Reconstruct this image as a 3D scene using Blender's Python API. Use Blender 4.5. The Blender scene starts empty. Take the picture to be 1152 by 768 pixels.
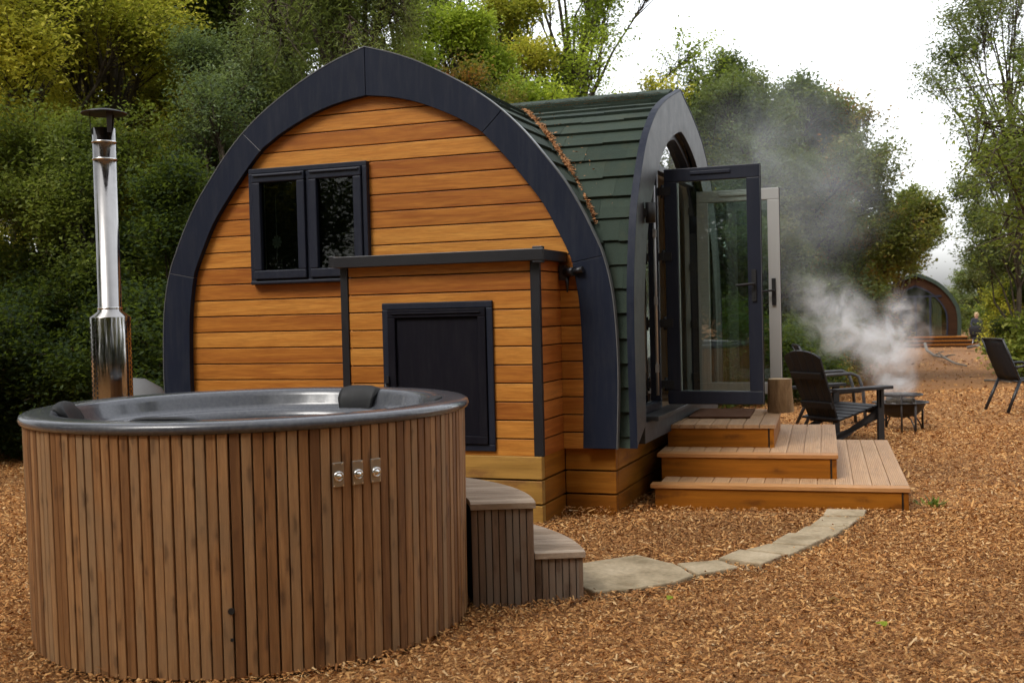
import bpy, bmesh, math, random
import numpy as np
from mathutils import Vector, Matrix
R=math.radians; PI=math.pi
random.seed(7)
scene=bpy.context.scene
COL=scene.collection

# ------------------------------------------------------------------ object helpers
def tag(o,label=None,cat=None,group=None,kind=None):
    if label:o['label']=label
    if cat:o['category']=cat
    if group:o['group']=group
    if kind:o['kind']=kind
    return o
def thing(name,label,cat,loc=(0,0,0),rz=0,group=None):
    o=bpy.data.objects.new(name,None);COL.objects.link(o)
    o.empty_display_size=.1;o.location=loc;o.rotation_euler=(0,0,rz)
    return tag(o,label,cat,group)
def copy_tree(o,parent=None):
    c=o.copy();COL.objects.link(c);c.parent=parent
    for ch in o.children: copy_tree(ch,c)
    return c
class MB:
    """collects faces, each with a tone value, and links them as one mesh object"""
    def __init__(s): s.v=[];s.f=[];s.t=[];s.sm=[]
    def add(s,vs,fs,tone=None,smooth=False):
        b=len(s.v);s.v+=[tuple(v) for v in vs]
        t=random.random() if tone is None else tone
        for f in fs: s.f.append([b+i for i in f]);s.t.append(t);s.sm.append(smooth)
    def box(s,x0,x1,y0,y1,z0,z1,tone=None,M=None):
        vs=[Vector((x,y,z)) for x in(x0,x1) for y in(y0,y1) for z in(z0,z1)]
        if M: vs=[M@v for v in vs]
        s.add(vs,[(0,1,3,2),(4,6,7,5),(0,4,5,1),(2,3,7,6),(0,2,6,4),(1,5,7,3)],tone)
    def prism(s,poly,axis,a,b,tone=None):
        """polygon of (u,v) extruded along axis from a to b.  axis y: (x,z); x: (y,z); z: (x,y)"""
        def P(u,v,w):
            return {'y':(u,w,v),'x':(w,u,v),'z':(u,v,w)}[axis]
        n=len(poly);vs=[P(u,v,a) for u,v in poly]+[P(u,v,b) for u,v in poly]
        fs=[tuple(range(n))[::-1],tuple(range(n,2*n))]+[(i,(i+1)%n,n+(i+1)%n,n+i) for i in range(n)]
        s.add(vs,fs,tone)
    def ring(s,outer,inner,axis,a,b,tone=None,closed=False):
        """band between two equally long polylines, extruded"""
        def P(u,v,w): return {'y':(u,w,v),'x':(w,u,v),'z':(u,v,w)}[axis]
        n=len(outer);vs=[]
        for (o,i) in zip(outer,inner): vs+=[P(*o,a),P(*i,a),P(*o,b),P(*i,b)]
        fs=[]
        m=n if closed else n-1
        for k in range(m):
            p=4*k;q=4*((k+1)%n)
            fs+=[(p,p+1,q+1,q),(p+2,q+2,q+3,p+3),(p,q,q+2,p+2),(p+1,p+3,q+3,q+1)]
        if not closed: fs+=[(0,2,3,1),(4*n-4,4*n-3,4*n-1,4*n-2)]
        s.add(vs,fs,tone)
    def tube(s,pts,r,n=8,tone=None,cap=True,smooth=True):
        pts=[Vector(p) for p in pts];rs=r if hasattr(r,'__len__') else [r]*len(pts)
        vs=[];prev=None
        for i,p in enumerate(pts):
            d=(pts[min(i+1,len(pts)-1)]-pts[max(i-1,0)]).normalized()
            if prev is None:
                a=d.orthogonal().normalized()
            else:
                a=(prev-d*prev.dot(d)).normalized()
            prev=a;b=d.cross(a)
            for k in range(n):
                t=2*PI*k/n;vs.append(p+(a*math.cos(t)+b*math.sin(t))*rs[i])
        fs=[]
        for i in range(len(pts)-1):
            for k in range(n):
                fs.append((i*n+k,i*n+(k+1)%n,(i+1)*n+(k+1)%n,(i+1)*n+k))
        s.add(vs,fs,tone,smooth)
        if cap:
            b=len(s.v)-len(vs);t=s.t[-1]
            s.f.append([b+k for k in range(n)][::-1]);s.t.append(t);s.sm.append(False)
            s.f.append([b+(len(pts)-1)*n+k for k in range(n)]);s.t.append(t);s.sm.append(False)
    def lathe(s,prof,cx=0,cy=0,n=48,tone=None,a0=0,a1=2*PI,smooth=True):
        full=abs(a1-a0-2*PI)<1e-6;m=n if full else n+1;vs=[]
        for k in range(m):
            t=a0+(a1-a0)*k/n
            for r,z in prof: vs.append((cx+r*math.cos(t),cy+r*math.sin(t),z))
        L=len(prof);fs=[]
        for k in range(n):
            k2=(k+1)%m
            for i in range(L-1): fs.append((k*L+i,k2*L+i,k2*L+i+1,k*L+i+1))
        s.add(vs,fs,tone,smooth)
    def build(s,name,mat,parent=None,bevel=0,seg=1,label=None,sub=0):
        me=bpy.data.meshes.new(name);me.from_pydata(s.v,[],s.f)
        me.polygons.foreach_set('use_smooth',s.sm)
        at=me.attributes.new('tone','FLOAT','FACE');at.data.foreach_set('value',s.t)
        bm=bmesh.new();bm.from_mesh(me);bmesh.ops.recalc_face_normals(bm,faces=bm.faces);bm.to_mesh(me);bm.free()
        me.materials.append(mat)
        o=bpy.data.objects.new(name,me);COL.objects.link(o);o.parent=parent
        if bevel:
            m=o.modifiers.new('bevel','BEVEL');m.width=bevel;m.segments=seg;m.limit_method='ANGLE';m.angle_limit=R(35)
        if label:o['label']=label
        return o
def np_mesh(name,verts,faces,tones,mat,parent=None):
    """verts (N,3), faces (M,k) all the same size k"""
    me=bpy.data.meshes.new(name);N=len(verts);M,k=faces.shape
    me.vertices.add(N);me.vertices.foreach_set('co',np.ascontiguousarray(verts,dtype=np.float32).ravel())
    me.loops.add(M*k);me.loops.foreach_set('vertex_index',np.ascontiguousarray(faces,dtype=np.int32).ravel())
    me.polygons.add(M);me.polygons.foreach_set('loop_start',np.arange(0,M*k,k,dtype=np.int32))
    me.update(calc_edges=True)
    at=me.attributes.new('tone','FLOAT','FACE');at.data.foreach_set('value',np.ascontiguousarray(tones,dtype=np.float32))
    me.materials.append(mat)
    o=bpy.data.objects.new(name,me);COL.objects.link(o);o.parent=parent
    return o

# ------------------------------------------------------------------ materials
class NT:
    def __init__(s,name):
        s.m=bpy.data.materials.new(name);s.m.use_nodes=True;s.t=s.m.node_tree;s.t.nodes.clear()
        s.out=s.n('ShaderNodeOutputMaterial')
    def n(s,typ,**kw):
        nd=s.t.nodes.new(typ)
        for k,v in kw.items():
            if k.startswith('i_'):
                key=k[2:];key=int(key) if key.isdigit() else key.replace('_',' ')
                if hasattr(v,'is_output') : s.t.links.new(v,nd.inputs[key])
                else: nd.inputs[key].default_value=v
            else: setattr(nd,k,v)
        return nd
    def math(s,op,a,b=0.,c=0.,clamp=False):
        nd=s.n('ShaderNodeMath',operation=op,use_clamp=clamp)
        for i,v in enumerate((a,b,c)):
            if hasattr(v,'is_output'): s.t.links.new(v,nd.inputs[i])
            else: nd.inputs[i].default_value=v
        return nd.outputs[0]
    def mix(s,f,a,b,mode='MIX'):
        nd=s.n('ShaderNodeMix',data_type='RGBA',blend_type=mode)
        for i,v in ((0,f),(6,a),(7,b)):
            if hasattr(v,'is_output'): s.t.links.new(v,nd.inputs[i])
            else: nd.inputs[i].default_value=v if i==0 else (*v,1)
        return nd.outputs[2]
    def ramp(s,f,stops,interp='LINEAR'):
        nd=s.n('ShaderNodeValToRGB',i_0=f);cr=nd.color_ramp;cr.interpolation=interp
        while len(cr.elements)<len(stops): cr.elements.new(.5)
        for e,(p,c) in zip(cr.elements,stops):
            e.position=p;e.color=(*c,1) if hasattr(c,'__len__') else (c,c,c,1)
        return nd.outputs[0]
    def obj(s): return s.n('ShaderNodeTexCoord').outputs['Object']
    def tone(s): return s.n('ShaderNodeAttribute',attribute_name='tone').outputs['Fac']
    def map(s,v,scale,loc=None):
        nd=s.n('ShaderNodeMapping',i_Vector=v);nd.inputs['Scale'].default_value=scale
        if loc is not None:
            if hasattr(loc,'is_output'): s.t.links.new(loc,nd.inputs['Location'])
            else: nd.inputs['Location'].default_value=loc
        return nd.outputs[0]
    def noise(s,v,scale,detail=4,rough=.55,dist=0.):
        return s.n('ShaderNodeTexNoise',i_Vector=v,i_Scale=scale,i_Detail=detail,i_Roughness=rough,i_Distortion=dist).outputs['Fac']
    def bump(s,h,strength=.3,dist=.01):
        return s.n('ShaderNodeBump',i_Height=h,i_Strength=strength,i_Distance=dist).outputs[0]
    def bsdf(s,color,rough=.5,metal=0.,normal=None,spec=.5,coat=0.,emis=None,**kw):
        p=s.n('ShaderNodeBsdfPrincipled')
        def S(k,v):
            if hasattr(v,'is_output'): s.t.links.new(v,p.inputs[k])
            else: p.inputs[k].default_value=v
        S('Base Color',color if hasattr(color,'is_output') else (*color,1));S('Roughness',rough);S('Metallic',metal)
        S('Specular IOR Level',spec);S('Coat Weight',coat)
        if normal is not None:S('Normal',normal)
        s.t.links.new(p.outputs[0],s.out.inputs['Surface']);return p
def simple(name,col,rough=.5,metal=0.,var=.12,scale=6.,bump=.0,spec=.5,coat=0.,bscale=80.,dist=.004,dust=0.):
    m=NT(name);o=m.obj();n=m.noise(o,scale,6,.6)
    c=m.mix(m.math('MULTIPLY',n,1.0),tuple(x*(1-var) for x in col),tuple(min(1,x*(1+var)) for x in col))
    if dust:
        sp=m.ramp(m.noise(o,150,2,.5),[(.68,0.),(.76,1.)]);st=m.ramp(m.noise(m.map(o,(9,9,1.1)),2.,6,.7),[(.45,0.),(.8,1.)])
        c=m.mix(m.math('MULTIPLY',m.math('ADD',m.math('MULTIPLY',sp,.6),st),dust,clamp=True),c,(.17,.165,.15))
    r=m.math('ADD',m.math('MULTIPLY',m.noise(o,scale*3,5,.6),.22),max(0.02,rough-.11))
    nn=m.bump(m.noise(o,bscale,4,.6),bump,dist) if bump else None
    m.bsdf(c,r,metal,nn,spec,coat);return m.m
def wood(name,cols,axis='x',grain=1.,knots=.5,rough=.5,bump=.25,knotcol=(.06,.028,.012),tv=.35,grey=None,greyamt=0.,spec=.4,kscale=1.):
    """planks: per plank tone, streaky grain along the axis, knots and weathered patches"""
    m=NT(name);o=m.obj();t=m.tone()
    off=m.n('ShaderNodeCombineXYZ',i_0=m.math('MULTIPLY',t,31.7),i_1=m.math('MULTIPLY',t,17.3),i_2=m.math('MULTIPLY',t,53.9)).outputs[0]
    sc={'x':(.9,14,14),'y':(14,.9,14),'z':(14,14,.9)}[axis]
    g=m.map(o,tuple(a*grain for a in sc),off)
    n1=m.noise(g,1.0,7,.62,.9);n2=m.noise(m.map(o,tuple(a*grain*4.5 for a in sc),off),1.0,5,.7,.3)
    n3=m.noise(m.map(o,(1.7,1.7,1.7),off),1.6,4,.6)
    base=m.ramp(m.math('ADD',m.math('MULTIPLY',n1,.65),m.math('MULTIPLY',t,tv)),[(.27,cols[0]),(.47,cols[1]),(.67,cols[2])])
    c=m.mix(m.math('MULTIPLY',m.math('SUBTRACT',.62,n2,clamp=True),1.6,clamp=True),base,tuple(x*.62 for x in cols[0]))
    if greyamt:
        gm=m.ramp(m.math('ADD',n3,m.math('MULTIPLY',m.math('SUBTRACT',t,.5),.55)),[(.42,0.),(.75,1.)])
        c=m.mix(m.math('MULTIPLY',gm,greyamt),c,grey)
    ks={'x':(1.8,6,6),'y':(6,1.8,6),'z':(6,6,1.8)}[axis]
    kc=m.n('ShaderNodeVectorMath',operation='MULTIPLY_ADD',i_0=m.n('ShaderNodeTexNoise',i_Vector=o,i_Scale=22.,i_Detail=2.).outputs['Color']);kc.inputs[1].default_value=(.22,.22,.22)
    m.t.links.new(m.map(o,tuple(a*kscale for a in ks),off),kc.inputs[2])
    kv=m.n('ShaderNodeTexVoronoi',i_Vector=kc.outputs[0],i_Scale=1.6).outputs['Distance']
    kv=m.math('ADD',kv,m.math('MULTIPLY',n2,.12))
    kk=m.ramp(kv,[(.20,1.),(.27,.5),(.42,0.)])
    c=m.mix(m.math('MULTIPLY',kk,knots),c,knotcol)
    h=m.math('ADD',m.math('MULTIPLY',n1,.5),n2)
    m.bsdf(c,m.math('ADD',m.math('MULTIPLY',n2,.25),rough-.12),0,m.bump(h,bump,.004),spec)
    return m.m
def leafmat(name,cols,rough=.6,trans=.48,bright=2.1):
    m=NT(name);t=m.tone();o=m.n('ShaderNodeNewGeometry').outputs['Position']
    n=m.noise(o,.9,3,.6)
    f=m.math('ADD',m.math('MULTIPLY',t,.85),m.math('MULTIPLY',m.math('SUBTRACT',n,.42),1.1))
    c=m.ramp(f,[(i/(len(cols)-1)*.9+.05,tuple(x*bright for x in cc)) for i,cc in enumerate(cols)])
    d=m.n('ShaderNodeBsdfPrincipled',i_Roughness=rough);m.t.links.new(c,d.inputs['Base Color']);d.inputs['Specular IOR Level'].default_value=.25
    tr=m.n('ShaderNodeBsdfTranslucent');m.t.links.new(m.mix(.5,c,(.25,.32,.03)),tr.inputs[0])
    x=m.n('ShaderNodeMixShader',i_0=trans);m.t.links.new(d.outputs[0],x.inputs[1]);m.t.links.new(tr.outputs[0],x.inputs[2])
    m.t.links.new(x.outputs[0],m.out.inputs['Surface']);return m.m
def glassmat(name,tint=(.9,.95,.93),refl=1.,rough=.01):
    m=NT(name);fr=m.n('ShaderNodeFresnel',i_IOR=1.6).outputs[0]
    g=m.n('ShaderNodeBsdfGlossy',i_Roughness=rough);t=m.n('ShaderNodeBsdfTransparent');t.inputs[0].default_value=(*tint,1)
    x=m.n('ShaderNodeMixShader',i_0=m.math('MULTIPLY',fr,refl,clamp=True));m.t.links.new(t.outputs[0],x.inputs[1]);m.t.links.new(g.outputs[0],x.inputs[2])
    m.t.links.new(x.outputs[0],m.out.inputs['Surface']);return m.m

M={}
M['cedar']=wood('oiled_cedar',[(.30,.090,.012),(.49,.185,.027),(.62,.275,.050)],'x',grain=1.7,knots=.06,rough=.48,bump=.15,tv=.27,spec=.3)
M['cedar_side']=wood('oiled_cedar_side',[(.33,.09,.016),(.50,.17,.034),(.62,.25,.06)],'y',knots=.10,rough=.5,bump=.12,tv=.24,spec=.25)
M['sleeper']=wood('pine_sleeper',[(.25,.125,.020),(.36,.19,.034),(.47,.26,.055)],'x',grain=.7,knots=.55,rough=.6,kscale=.8,tv=.28,knotcol=(.16,.06,.02))
M['sleeper_side']=wood('pine_sleeper_side',[(.22,.076,.008),(.34,.13,.014),(.44,.19,.028)],'y',spec=.15,grain=.7,knots=.55,rough=.6,kscale=.8,tv=.28,knotcol=(.16,.06,.02))
M['sleeper_red']=wood('pine_sleeper_reddish',[(.20,.066,.006),(.31,.112,.011),(.40,.165,.022)],'x',spec=.15,grain=.7,knots=.6,rough=.6,kscale=.8,tv=.3,knotcol=(.12,.045,.012))
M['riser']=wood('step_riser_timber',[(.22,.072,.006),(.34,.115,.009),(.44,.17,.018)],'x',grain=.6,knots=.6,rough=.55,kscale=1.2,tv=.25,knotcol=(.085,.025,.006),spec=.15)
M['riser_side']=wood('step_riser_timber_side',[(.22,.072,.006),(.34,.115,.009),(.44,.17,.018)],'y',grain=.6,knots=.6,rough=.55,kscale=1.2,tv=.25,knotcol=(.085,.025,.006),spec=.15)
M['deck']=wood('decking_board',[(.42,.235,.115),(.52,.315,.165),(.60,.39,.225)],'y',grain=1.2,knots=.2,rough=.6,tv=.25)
M['deckx']=wood('decking_board_front',[(.38,.155,.045),(.48,.22,.07),(.56,.28,.10)],'x',grain=1.2,knots=.2,rough=.6,tv=.25)
M['stave']=wood('thermo_pine_stave',[(.155,.066,.022),(.31,.145,.052),(.45,.24,.10)],'z',grain=1.5,knots=.5,rough=.62,bump=.5,tv=.5,grey=(.24,.155,.085),greyamt=.7,kscale=2.3,knotcol=(.035,.016,.009))
M['farwood']=wood('shade_darkened_cladding',[(.03,.014,.007),(.05,.022,.010),(.075,.032,.014)],'x',knots=.1,rough=.8,spec=.1)  # wood colour darkened to hold the shade under the far cabin's roof
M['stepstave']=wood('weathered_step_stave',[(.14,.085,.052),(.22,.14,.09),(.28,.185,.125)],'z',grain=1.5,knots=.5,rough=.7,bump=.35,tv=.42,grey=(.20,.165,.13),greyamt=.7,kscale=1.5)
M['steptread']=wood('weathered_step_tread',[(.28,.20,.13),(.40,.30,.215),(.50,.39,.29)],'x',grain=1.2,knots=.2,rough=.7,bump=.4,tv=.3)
M['fascia']=simple('anthracite_fascia',(.009,.013,.027),.55,0,.2,3.,.04,.18,dust=.10)
M['fascia_side']=simple('anthracite_sheen_grey',(.030,.031,.034),.45,0,.2,3.,.04,.38,dust=.12)  # the fascia anthracite made lighter, sky sheen of the right-facing gable in its colour
M['upvc']=simple('anthracite_frame',(.011,.014,.026),.45,0,.15,5.,.12,.3,dust=.06,bscale=240,dist=.001)
M['hatch']=simple('dark_hatch_panel',(.005,.0045,.009),.6,0,.15,5.,.08,.14,dust=.05,bscale=240,dist=.001)
M['black']=simple('black_metal',(.014,.014,.017),.4,0,.2,9.,.05,.5)
M['rub']=simple('black_rubber',(.012,.012,.013),.6,0,.2,9.,.05,.4)
M['white']=simple('white_frame',(.40,.40,.39),.4,0,.05,4.,.02,.45)
M['edge']=simple('dark_edge_trim',(.15,.155,.16),.4,.3,.15,9.,.05)
M['trim']=simple('edge_trim_metal',(.42,.42,.42),.4,.6,.15,9.,.05)
M['void']=simple('dark_backing',(.012,.009,.007),.9,0,.2,5.)
M['lining']=simple('cream_lining',(.55,.47,.36),.7,0,.08,4.)
M['floor_in']=simple('interior_floor',(.25,.17,.10),.6,0,.2,7.)
M['curtain']=simple('cream_curtain',(.62,.50,.32),.85,0,.1,7.,.2)
M['plastic']=simple('black_resin',(.013,.013,.015),.5,0,.2,14.,.1,.4)
M['greyplastic']=simple('grey_resin',(.07,.07,.075),.5,0,.25,14.,.1,.4)
M['sling']=simple('charcoal_sling_fabric',(.014,.013,.015),.75,0,.2,60.,.4,.3,bscale=500,dist=.002)
M['iron']=simple('sooty_iron',(.035,.028,.026),.55,.3,.5,12.,.2,.5)
M['ash']=simple('pale_ash',(.30,.29,.28),.9,0,.4,14.,.4)
M['glass']=glassmat('door_glass',(.80,.87,.83),2.6)
M['glassdark']=glassmat('window_glass',(.45,.50,.46),.55)
M['steel']=simple('polished_steel',(.40,.385,.37),.12,1.,.2,9.,.03)
M['chrome']=simple('chrome_knob',(.75,.74,.72),.14,1.,.1,9.)
M['brushed']=simple('brushed_plate',(.40,.37,.32),.38,1.,.25,20.,.05)
def shellmat():
    m=NT('grey_acrylic_shell');o=m.obj();n=m.noise(o,3,6,.6);n2=m.noise(o,60,4,.6)
    c=m.mix(n,(.042,.046,.058),(.075,.079,.092))
    sp=m.ramp(n2,[(.35,0.),(.75,1.)]);c=m.mix(m.math('MULTIPLY',sp,.18),c,(.25,.24,.23))
    m.bsdf(c,m.math('ADD',m.math('MULTIPLY',n,.22),.12),0,None,.55,.35);return m.m
M['shell']=shellmat()
def shinglemat():
    m=NT('green_felt_shingle');o=m.obj();t=m.tone()
    n=m.noise(o,2.3,5,.6);g=m.noise(o,210,3,.7);s=m.noise(m.map(o,(2.5,2.5,.7)),3.2,5,.65)
    c=m.ramp(m.math('ADD',m.math('MULTIPLY',t,.5),m.math('MULTIPLY',n,.55)),[(.2,(.017,.028,.021)),(.55,(.027,.041,.030)),(.85,(.041,.056,.041))])
    c=m.mix(m.math('MULTIPLY',m.ramp(g,[(.45,0.),(.8,1.)]),.5),c,(.075,.10,.08))
    c=m.mix(m.math('MULTIPLY',m.ramp(s,[(.5,0.),(.8,1.)]),.5),c,(.06,.06,.03))
    m.bsdf(c,.85,0,m.bump(g,.35,.004),.25);return m.m
M['shingle']=shinglemat()
def groundmat():
    m=NT('bark_mulch_ground');o=m.n('ShaderNodeNewGeometry').outputs['Position']
    v=m.n('ShaderNodeTexVoronoi',i_Vector=m.map(o,(1,1,1)),i_Scale=34.,i_Randomness=1.);vc=v.outputs['Color'];vd=v.outputs['Distance']
    v2=m.n('ShaderNodeTexVoronoi',i_Vector=m.map(o,(1,.5,1)),i_Scale=75.);
    n=m.noise(o,.55,6,.65);n2=m.noise(o,9,5,.6)
    sep=m.n('ShaderNodeSeparateColor',i_0=vc).outputs[0]
    c=m.ramp(m.math('ADD',m.math('MULTIPLY',sep,.6),m.math('MULTIPLY',n2,.4)),[(.15,(.13,.055,.018)),(.45,(.40,.185,.06)),(.7,(.57,.285,.10)),(.95,(.69,.41,.165))])
    c=m.mix(m.math('MULTIPLY',m.ramp(n,[(.42,0.),(.62,1.)]),.35),c,(.15,.075,.034))
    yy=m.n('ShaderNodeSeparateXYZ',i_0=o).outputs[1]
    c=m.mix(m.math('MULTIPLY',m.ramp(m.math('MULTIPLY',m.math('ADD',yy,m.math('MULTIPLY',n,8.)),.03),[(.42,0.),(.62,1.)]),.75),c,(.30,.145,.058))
    h=m.math('ADD',m.math('MULTIPLY',sep,.7),m.math('MULTIPLY',v2.outputs['Distance'],.8))
    m.bsdf(c,.9,0,m.bump(h,.9,.02),.2);return m.m
M['ground']=groundmat()
def chipmat():
    m=NT('wood_chip');t=m.tone();o=m.n('ShaderNodeNewGeometry').outputs['Position'];n=m.noise(o,.6,5,.6);g=m.noise(o,120,3,.6)
    c=m.ramp(t,[(.0,(.07,.027,.009)),(.2,(.29,.118,.035)),(.52,(.59,.275,.085)),(.82,(.77,.44,.165)),(1.,(.86,.62,.34))])
    c=m.mix(m.math('MULTIPLY',m.ramp(n,[(.45,0.),(.66,1.)]),.42),c,(.22,.105,.042))
    c=m.mix(m.math('MULTIPLY',g,.28),c,(.14,.07,.03))
    m.bsdf(c,.82,0,None,.22);return m.m
M['chip']=chipmat()
def stonemat():
    m=NT('weathered_paving_stone');o=m.n('ShaderNodeNewGeometry').outputs['Position'];n=m.noise(o,4,7,.65);g=m.noise(o,45,5,.7)
    c=m.ramp(n,[(.3,(.22,.165,.095)),(.5,(.41,.32,.205)),(.7,(.54,.43,.295))])
    c=m.mix(m.math('MULTIPLY',m.ramp(g,[(.35,1.),(.6,0.)]),.35),c,(.13,.12,.07))
    e=m.noise(o,11,4,.6);c=m.mix(m.math('MULTIPLY',m.ramp(e,[(.6,0.),(.72,1.)]),.5),c,(.20,.13,.06))
    m.bsdf(c,.88,0,m.bump(m.math('ADD',n,m.math('MULTIPLY',g,.3)),.5,.01),.25);return m.m
M['stone']=stonemat()
def barkmat(name,a,b):
    m=NT(name);o=m.obj();n=m.noise(m.map(o,(9,9,2)),1.6,7,.65,.5)
    m.bsdf(m.ramp(n,[(.3,a),(.65,b)]),.9,0,m.bump(n,.8,.03),.2);return m.m
M['bark']=barkmat('tree_bark',(.035,.026,.018),(.12,.095,.07))
M['palebark']=barkmat('pale_bark',(.10,.085,.07),(.26,.23,.19))
M['stump']=barkmat('stump_bark',(.15,.085,.04),(.36,.24,.13))
M['cutwood']=simple('sawn_wood',(.50,.35,.19),.8,0,.2,20.,.2)
M['mat']=simple('coir_doormat',(.15,.075,.045),.95,0,.3,40.,.8,.1,bscale=300,dist=.006)
M['litter']=simple('leaf_litter',(.40,.19,.075),.9,0,.5,30.)
L={}
L['mid']=leafmat('leaf_mid_green',[(.018,.028,.008),(.046,.062,.014),(.095,.115,.022),(.17,.175,.035)])
L['yellow']=leafmat('leaf_yellow_green',[(.04,.05,.008),(.105,.105,.012),(.22,.20,.025),(.34,.29,.04)],bright=2.9)
L['dark']=leafmat('leaf_dark_green',bright=1.1,cols=[(.010,.020,.008),(.022,.042,.014),(.040,.068,.018),(.06,.09,.022)])
L['grey']=leafmat('leaf_grey_green',[(.030,.045,.026),(.060,.085,.045),(.10,.13,.065),(.14,.17,.085)])
L['bright']=leafmat('leaf_lime_green',[(.05,.075,.012),(.11,.15,.018),(.20,.25,.025),(.30,.34,.035)])
L['autumn']=leafmat('leaf_turning',[(.028,.040,.014),(.065,.075,.020),(.12,.11,.025),(.19,.10,.022),(.24,.07,.02)])
L['conif']=leafmat('leaf_conifer_spray',[(.035,.050,.018),(.075,.095,.032),(.12,.14,.05),(.17,.18,.07)],bright=1.8)
L['rust']=leafmat('leaf_rusty',[(.05,.028,.014),(.11,.055,.02),(.16,.09,.028),(.14,.13,.03)])
L['mute']=leafmat('leaf_muted_green',[(.025,.036,.018),(.050,.068,.028),(.080,.100,.038),(.13,.12,.045)])
L['ivy']=leafmat('leaf_ivy',[(.012,.026,.012),(.022,.045,.018),(.04,.07,.025),(.06,.10,.03)])

# ------------------------------------------------------------------ ground
def gz(y): return -.014*max(0.,y-1.)
def make_ground():
    xs=[-400,-120,-50]+[i*.5 for i in range(-48,42)]+[30,60,140,400]
    ys=[-400,-100,-30]+[i*.5 for i in range(-22,60)]+[40,55,75,120,200,400]
    vs=[];
    for y in ys:
        for x in xs:
            h=gz(min(y,120)) if y>0 else 0
            if abs(x)<30 and y<50: h+=.012*math.sin(x*1.7+y*.6)*math.sin(y*1.3-x*.4)-.012
            vs.append((x,y,h))
    n=len(xs);fs=[(j*n+i,j*n+i+1,(j+1)*n+i+1,(j+1)*n+i) for j in range(len(ys)-1) for i in range(n-1)]
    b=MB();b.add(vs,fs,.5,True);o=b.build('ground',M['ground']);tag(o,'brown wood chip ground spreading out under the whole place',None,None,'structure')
make_ground()

TX,TY=.82,-2.80                         # hot tub centre
CAMX,CAMY=3.787,-7.301
def chips():
    rng=np.random.default_rng(3)
    def zone(n,d0,d1,l0,l1,wr,lift):
        # wedge in front of the camera, slightly wider than the view
        u=rng.random(n);D=np.sqrt(d0*d0+u*(d1*d1-d0*d0));s=rng.uniform(-.56,.56,n)
        fx,fy=-.3483,.9374;x=CAMX+D*fx+D*s*fy;y=CAMY+D*fy-D*s*fx
        ok=np.ones(n,bool)
        ok&=~(((x-TX)**2+(y-TY)**2)<.965**2)
        ok&=~((x>-1.75)&(x<1.74)&(y>.12)&(y<3.6))&~((x>.03)&(x<1.38)&(y>-.38)&(y<.2))
        # deck, rotated
        dx,dy=x-1.93,y-.40;c,s_=math.cos(R(5)),math.sin(R(5));ux=dx*c+dy*s_;uy=-dx*s_+dy*c
        ok&=~((ux>0)&(ux<1.72)&(uy>.03)&(uy<2.7))
        # stepping stones
        for poly in PAVERS:
            cx=sum(p[0] for p in poly)/len(poly);cy=sum(p[1] for p in poly)/len(poly)
            ins=np.ones(n,bool);k=len(poly)
            for i in range(k):
                ax,ay=poly[i];bx,by=poly[(i+1)%k];sgn=np.sign((bx-ax)*(cy-ay)-(by-ay)*(cx-ax))
                ins&=(((bx-ax)*(y-ay)-(by-ay)*(x-ax))*sgn)>.012
            ok&=~(ins&(rng.random(n)>.07))
        x=x[ok];y=y[ok];n=len(x);D=D[ok]
        L_=l0+(l1-l0)*rng.random(n)**2.2;W_=L_*rng.uniform(.18,.5,n)*wr
        yaw=rng.uniform(0,2*PI,n);pit=rng.normal(0,.30,n);rol=rng.normal(0,.45,n)
        a=np.stack([np.cos(yaw)*np.cos(pit),np.sin(yaw)*np.cos(pit),np.sin(pit)],-1)
        b=np.stack([-np.sin(yaw)*np.cos(rol),np.cos(yaw)*np.cos(rol),np.sin(rol)],-1)
        g=-.014*np.maximum(0,y-1)
        mound=.012*np.sin(x*4.1+1)*np.sin(y*3.3)+.01
        # chips piled against plinths and steps
        pod=np.exp(-np.maximum(0,.12-y)/.12)*((x<1.75)&(x>1.3));pile=.035*pod
        z=g+lift*rng.random(n)+mound*.6+pile+np.abs(np.sin(pit))*L_*.4
        c=np.stack([x,y,z],-1)
        hl=(L_/2)[:,None];hw=(W_/2)[:,None];up=np.array([0,0,1.])
        v0=c-a*hl-b*hw*.6;v1=c-a*hl*.5+b*hw+up*.0015;v2=c+a*hl+b*hw*.4;v3=c+a*hl*.6-b*hw+up*.003
        V=np.stack([v0,v1,v2,v3],1).reshape(-1,3)
        return V,rng.beta(1.25,1.5,n)
    Vs=[];T=[]
    for args in [(340000,2.6,7.5,.007,.038,.8,.024),(250000,7.0,13,.010,.044,.9,.02),(110000,12.5,20,.018,.06,1.1,.014),(16000,19,34,.03,.09,1.1,.010),(7000,30,60,.05,.14,1.2,.010)]:
        V,t=zone(*args);Vs.append(V);T.append(t)
    # larger splinters
    V,t=zone(2200,3.,13,.04,.10,.5,.03);Vs.append(V);T.append(np.minimum(1,t*.7+.35))
    V=np.concatenate(Vs);T=np.concatenate(T);F=np.arange(len(V)).reshape(-1,4)
    o=np_mesh('wood_chips',V,F,T,M['chip']);tag(o,'loose orange brown wood chips strewn over the ground','wood chips',None,'stuff')
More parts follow.
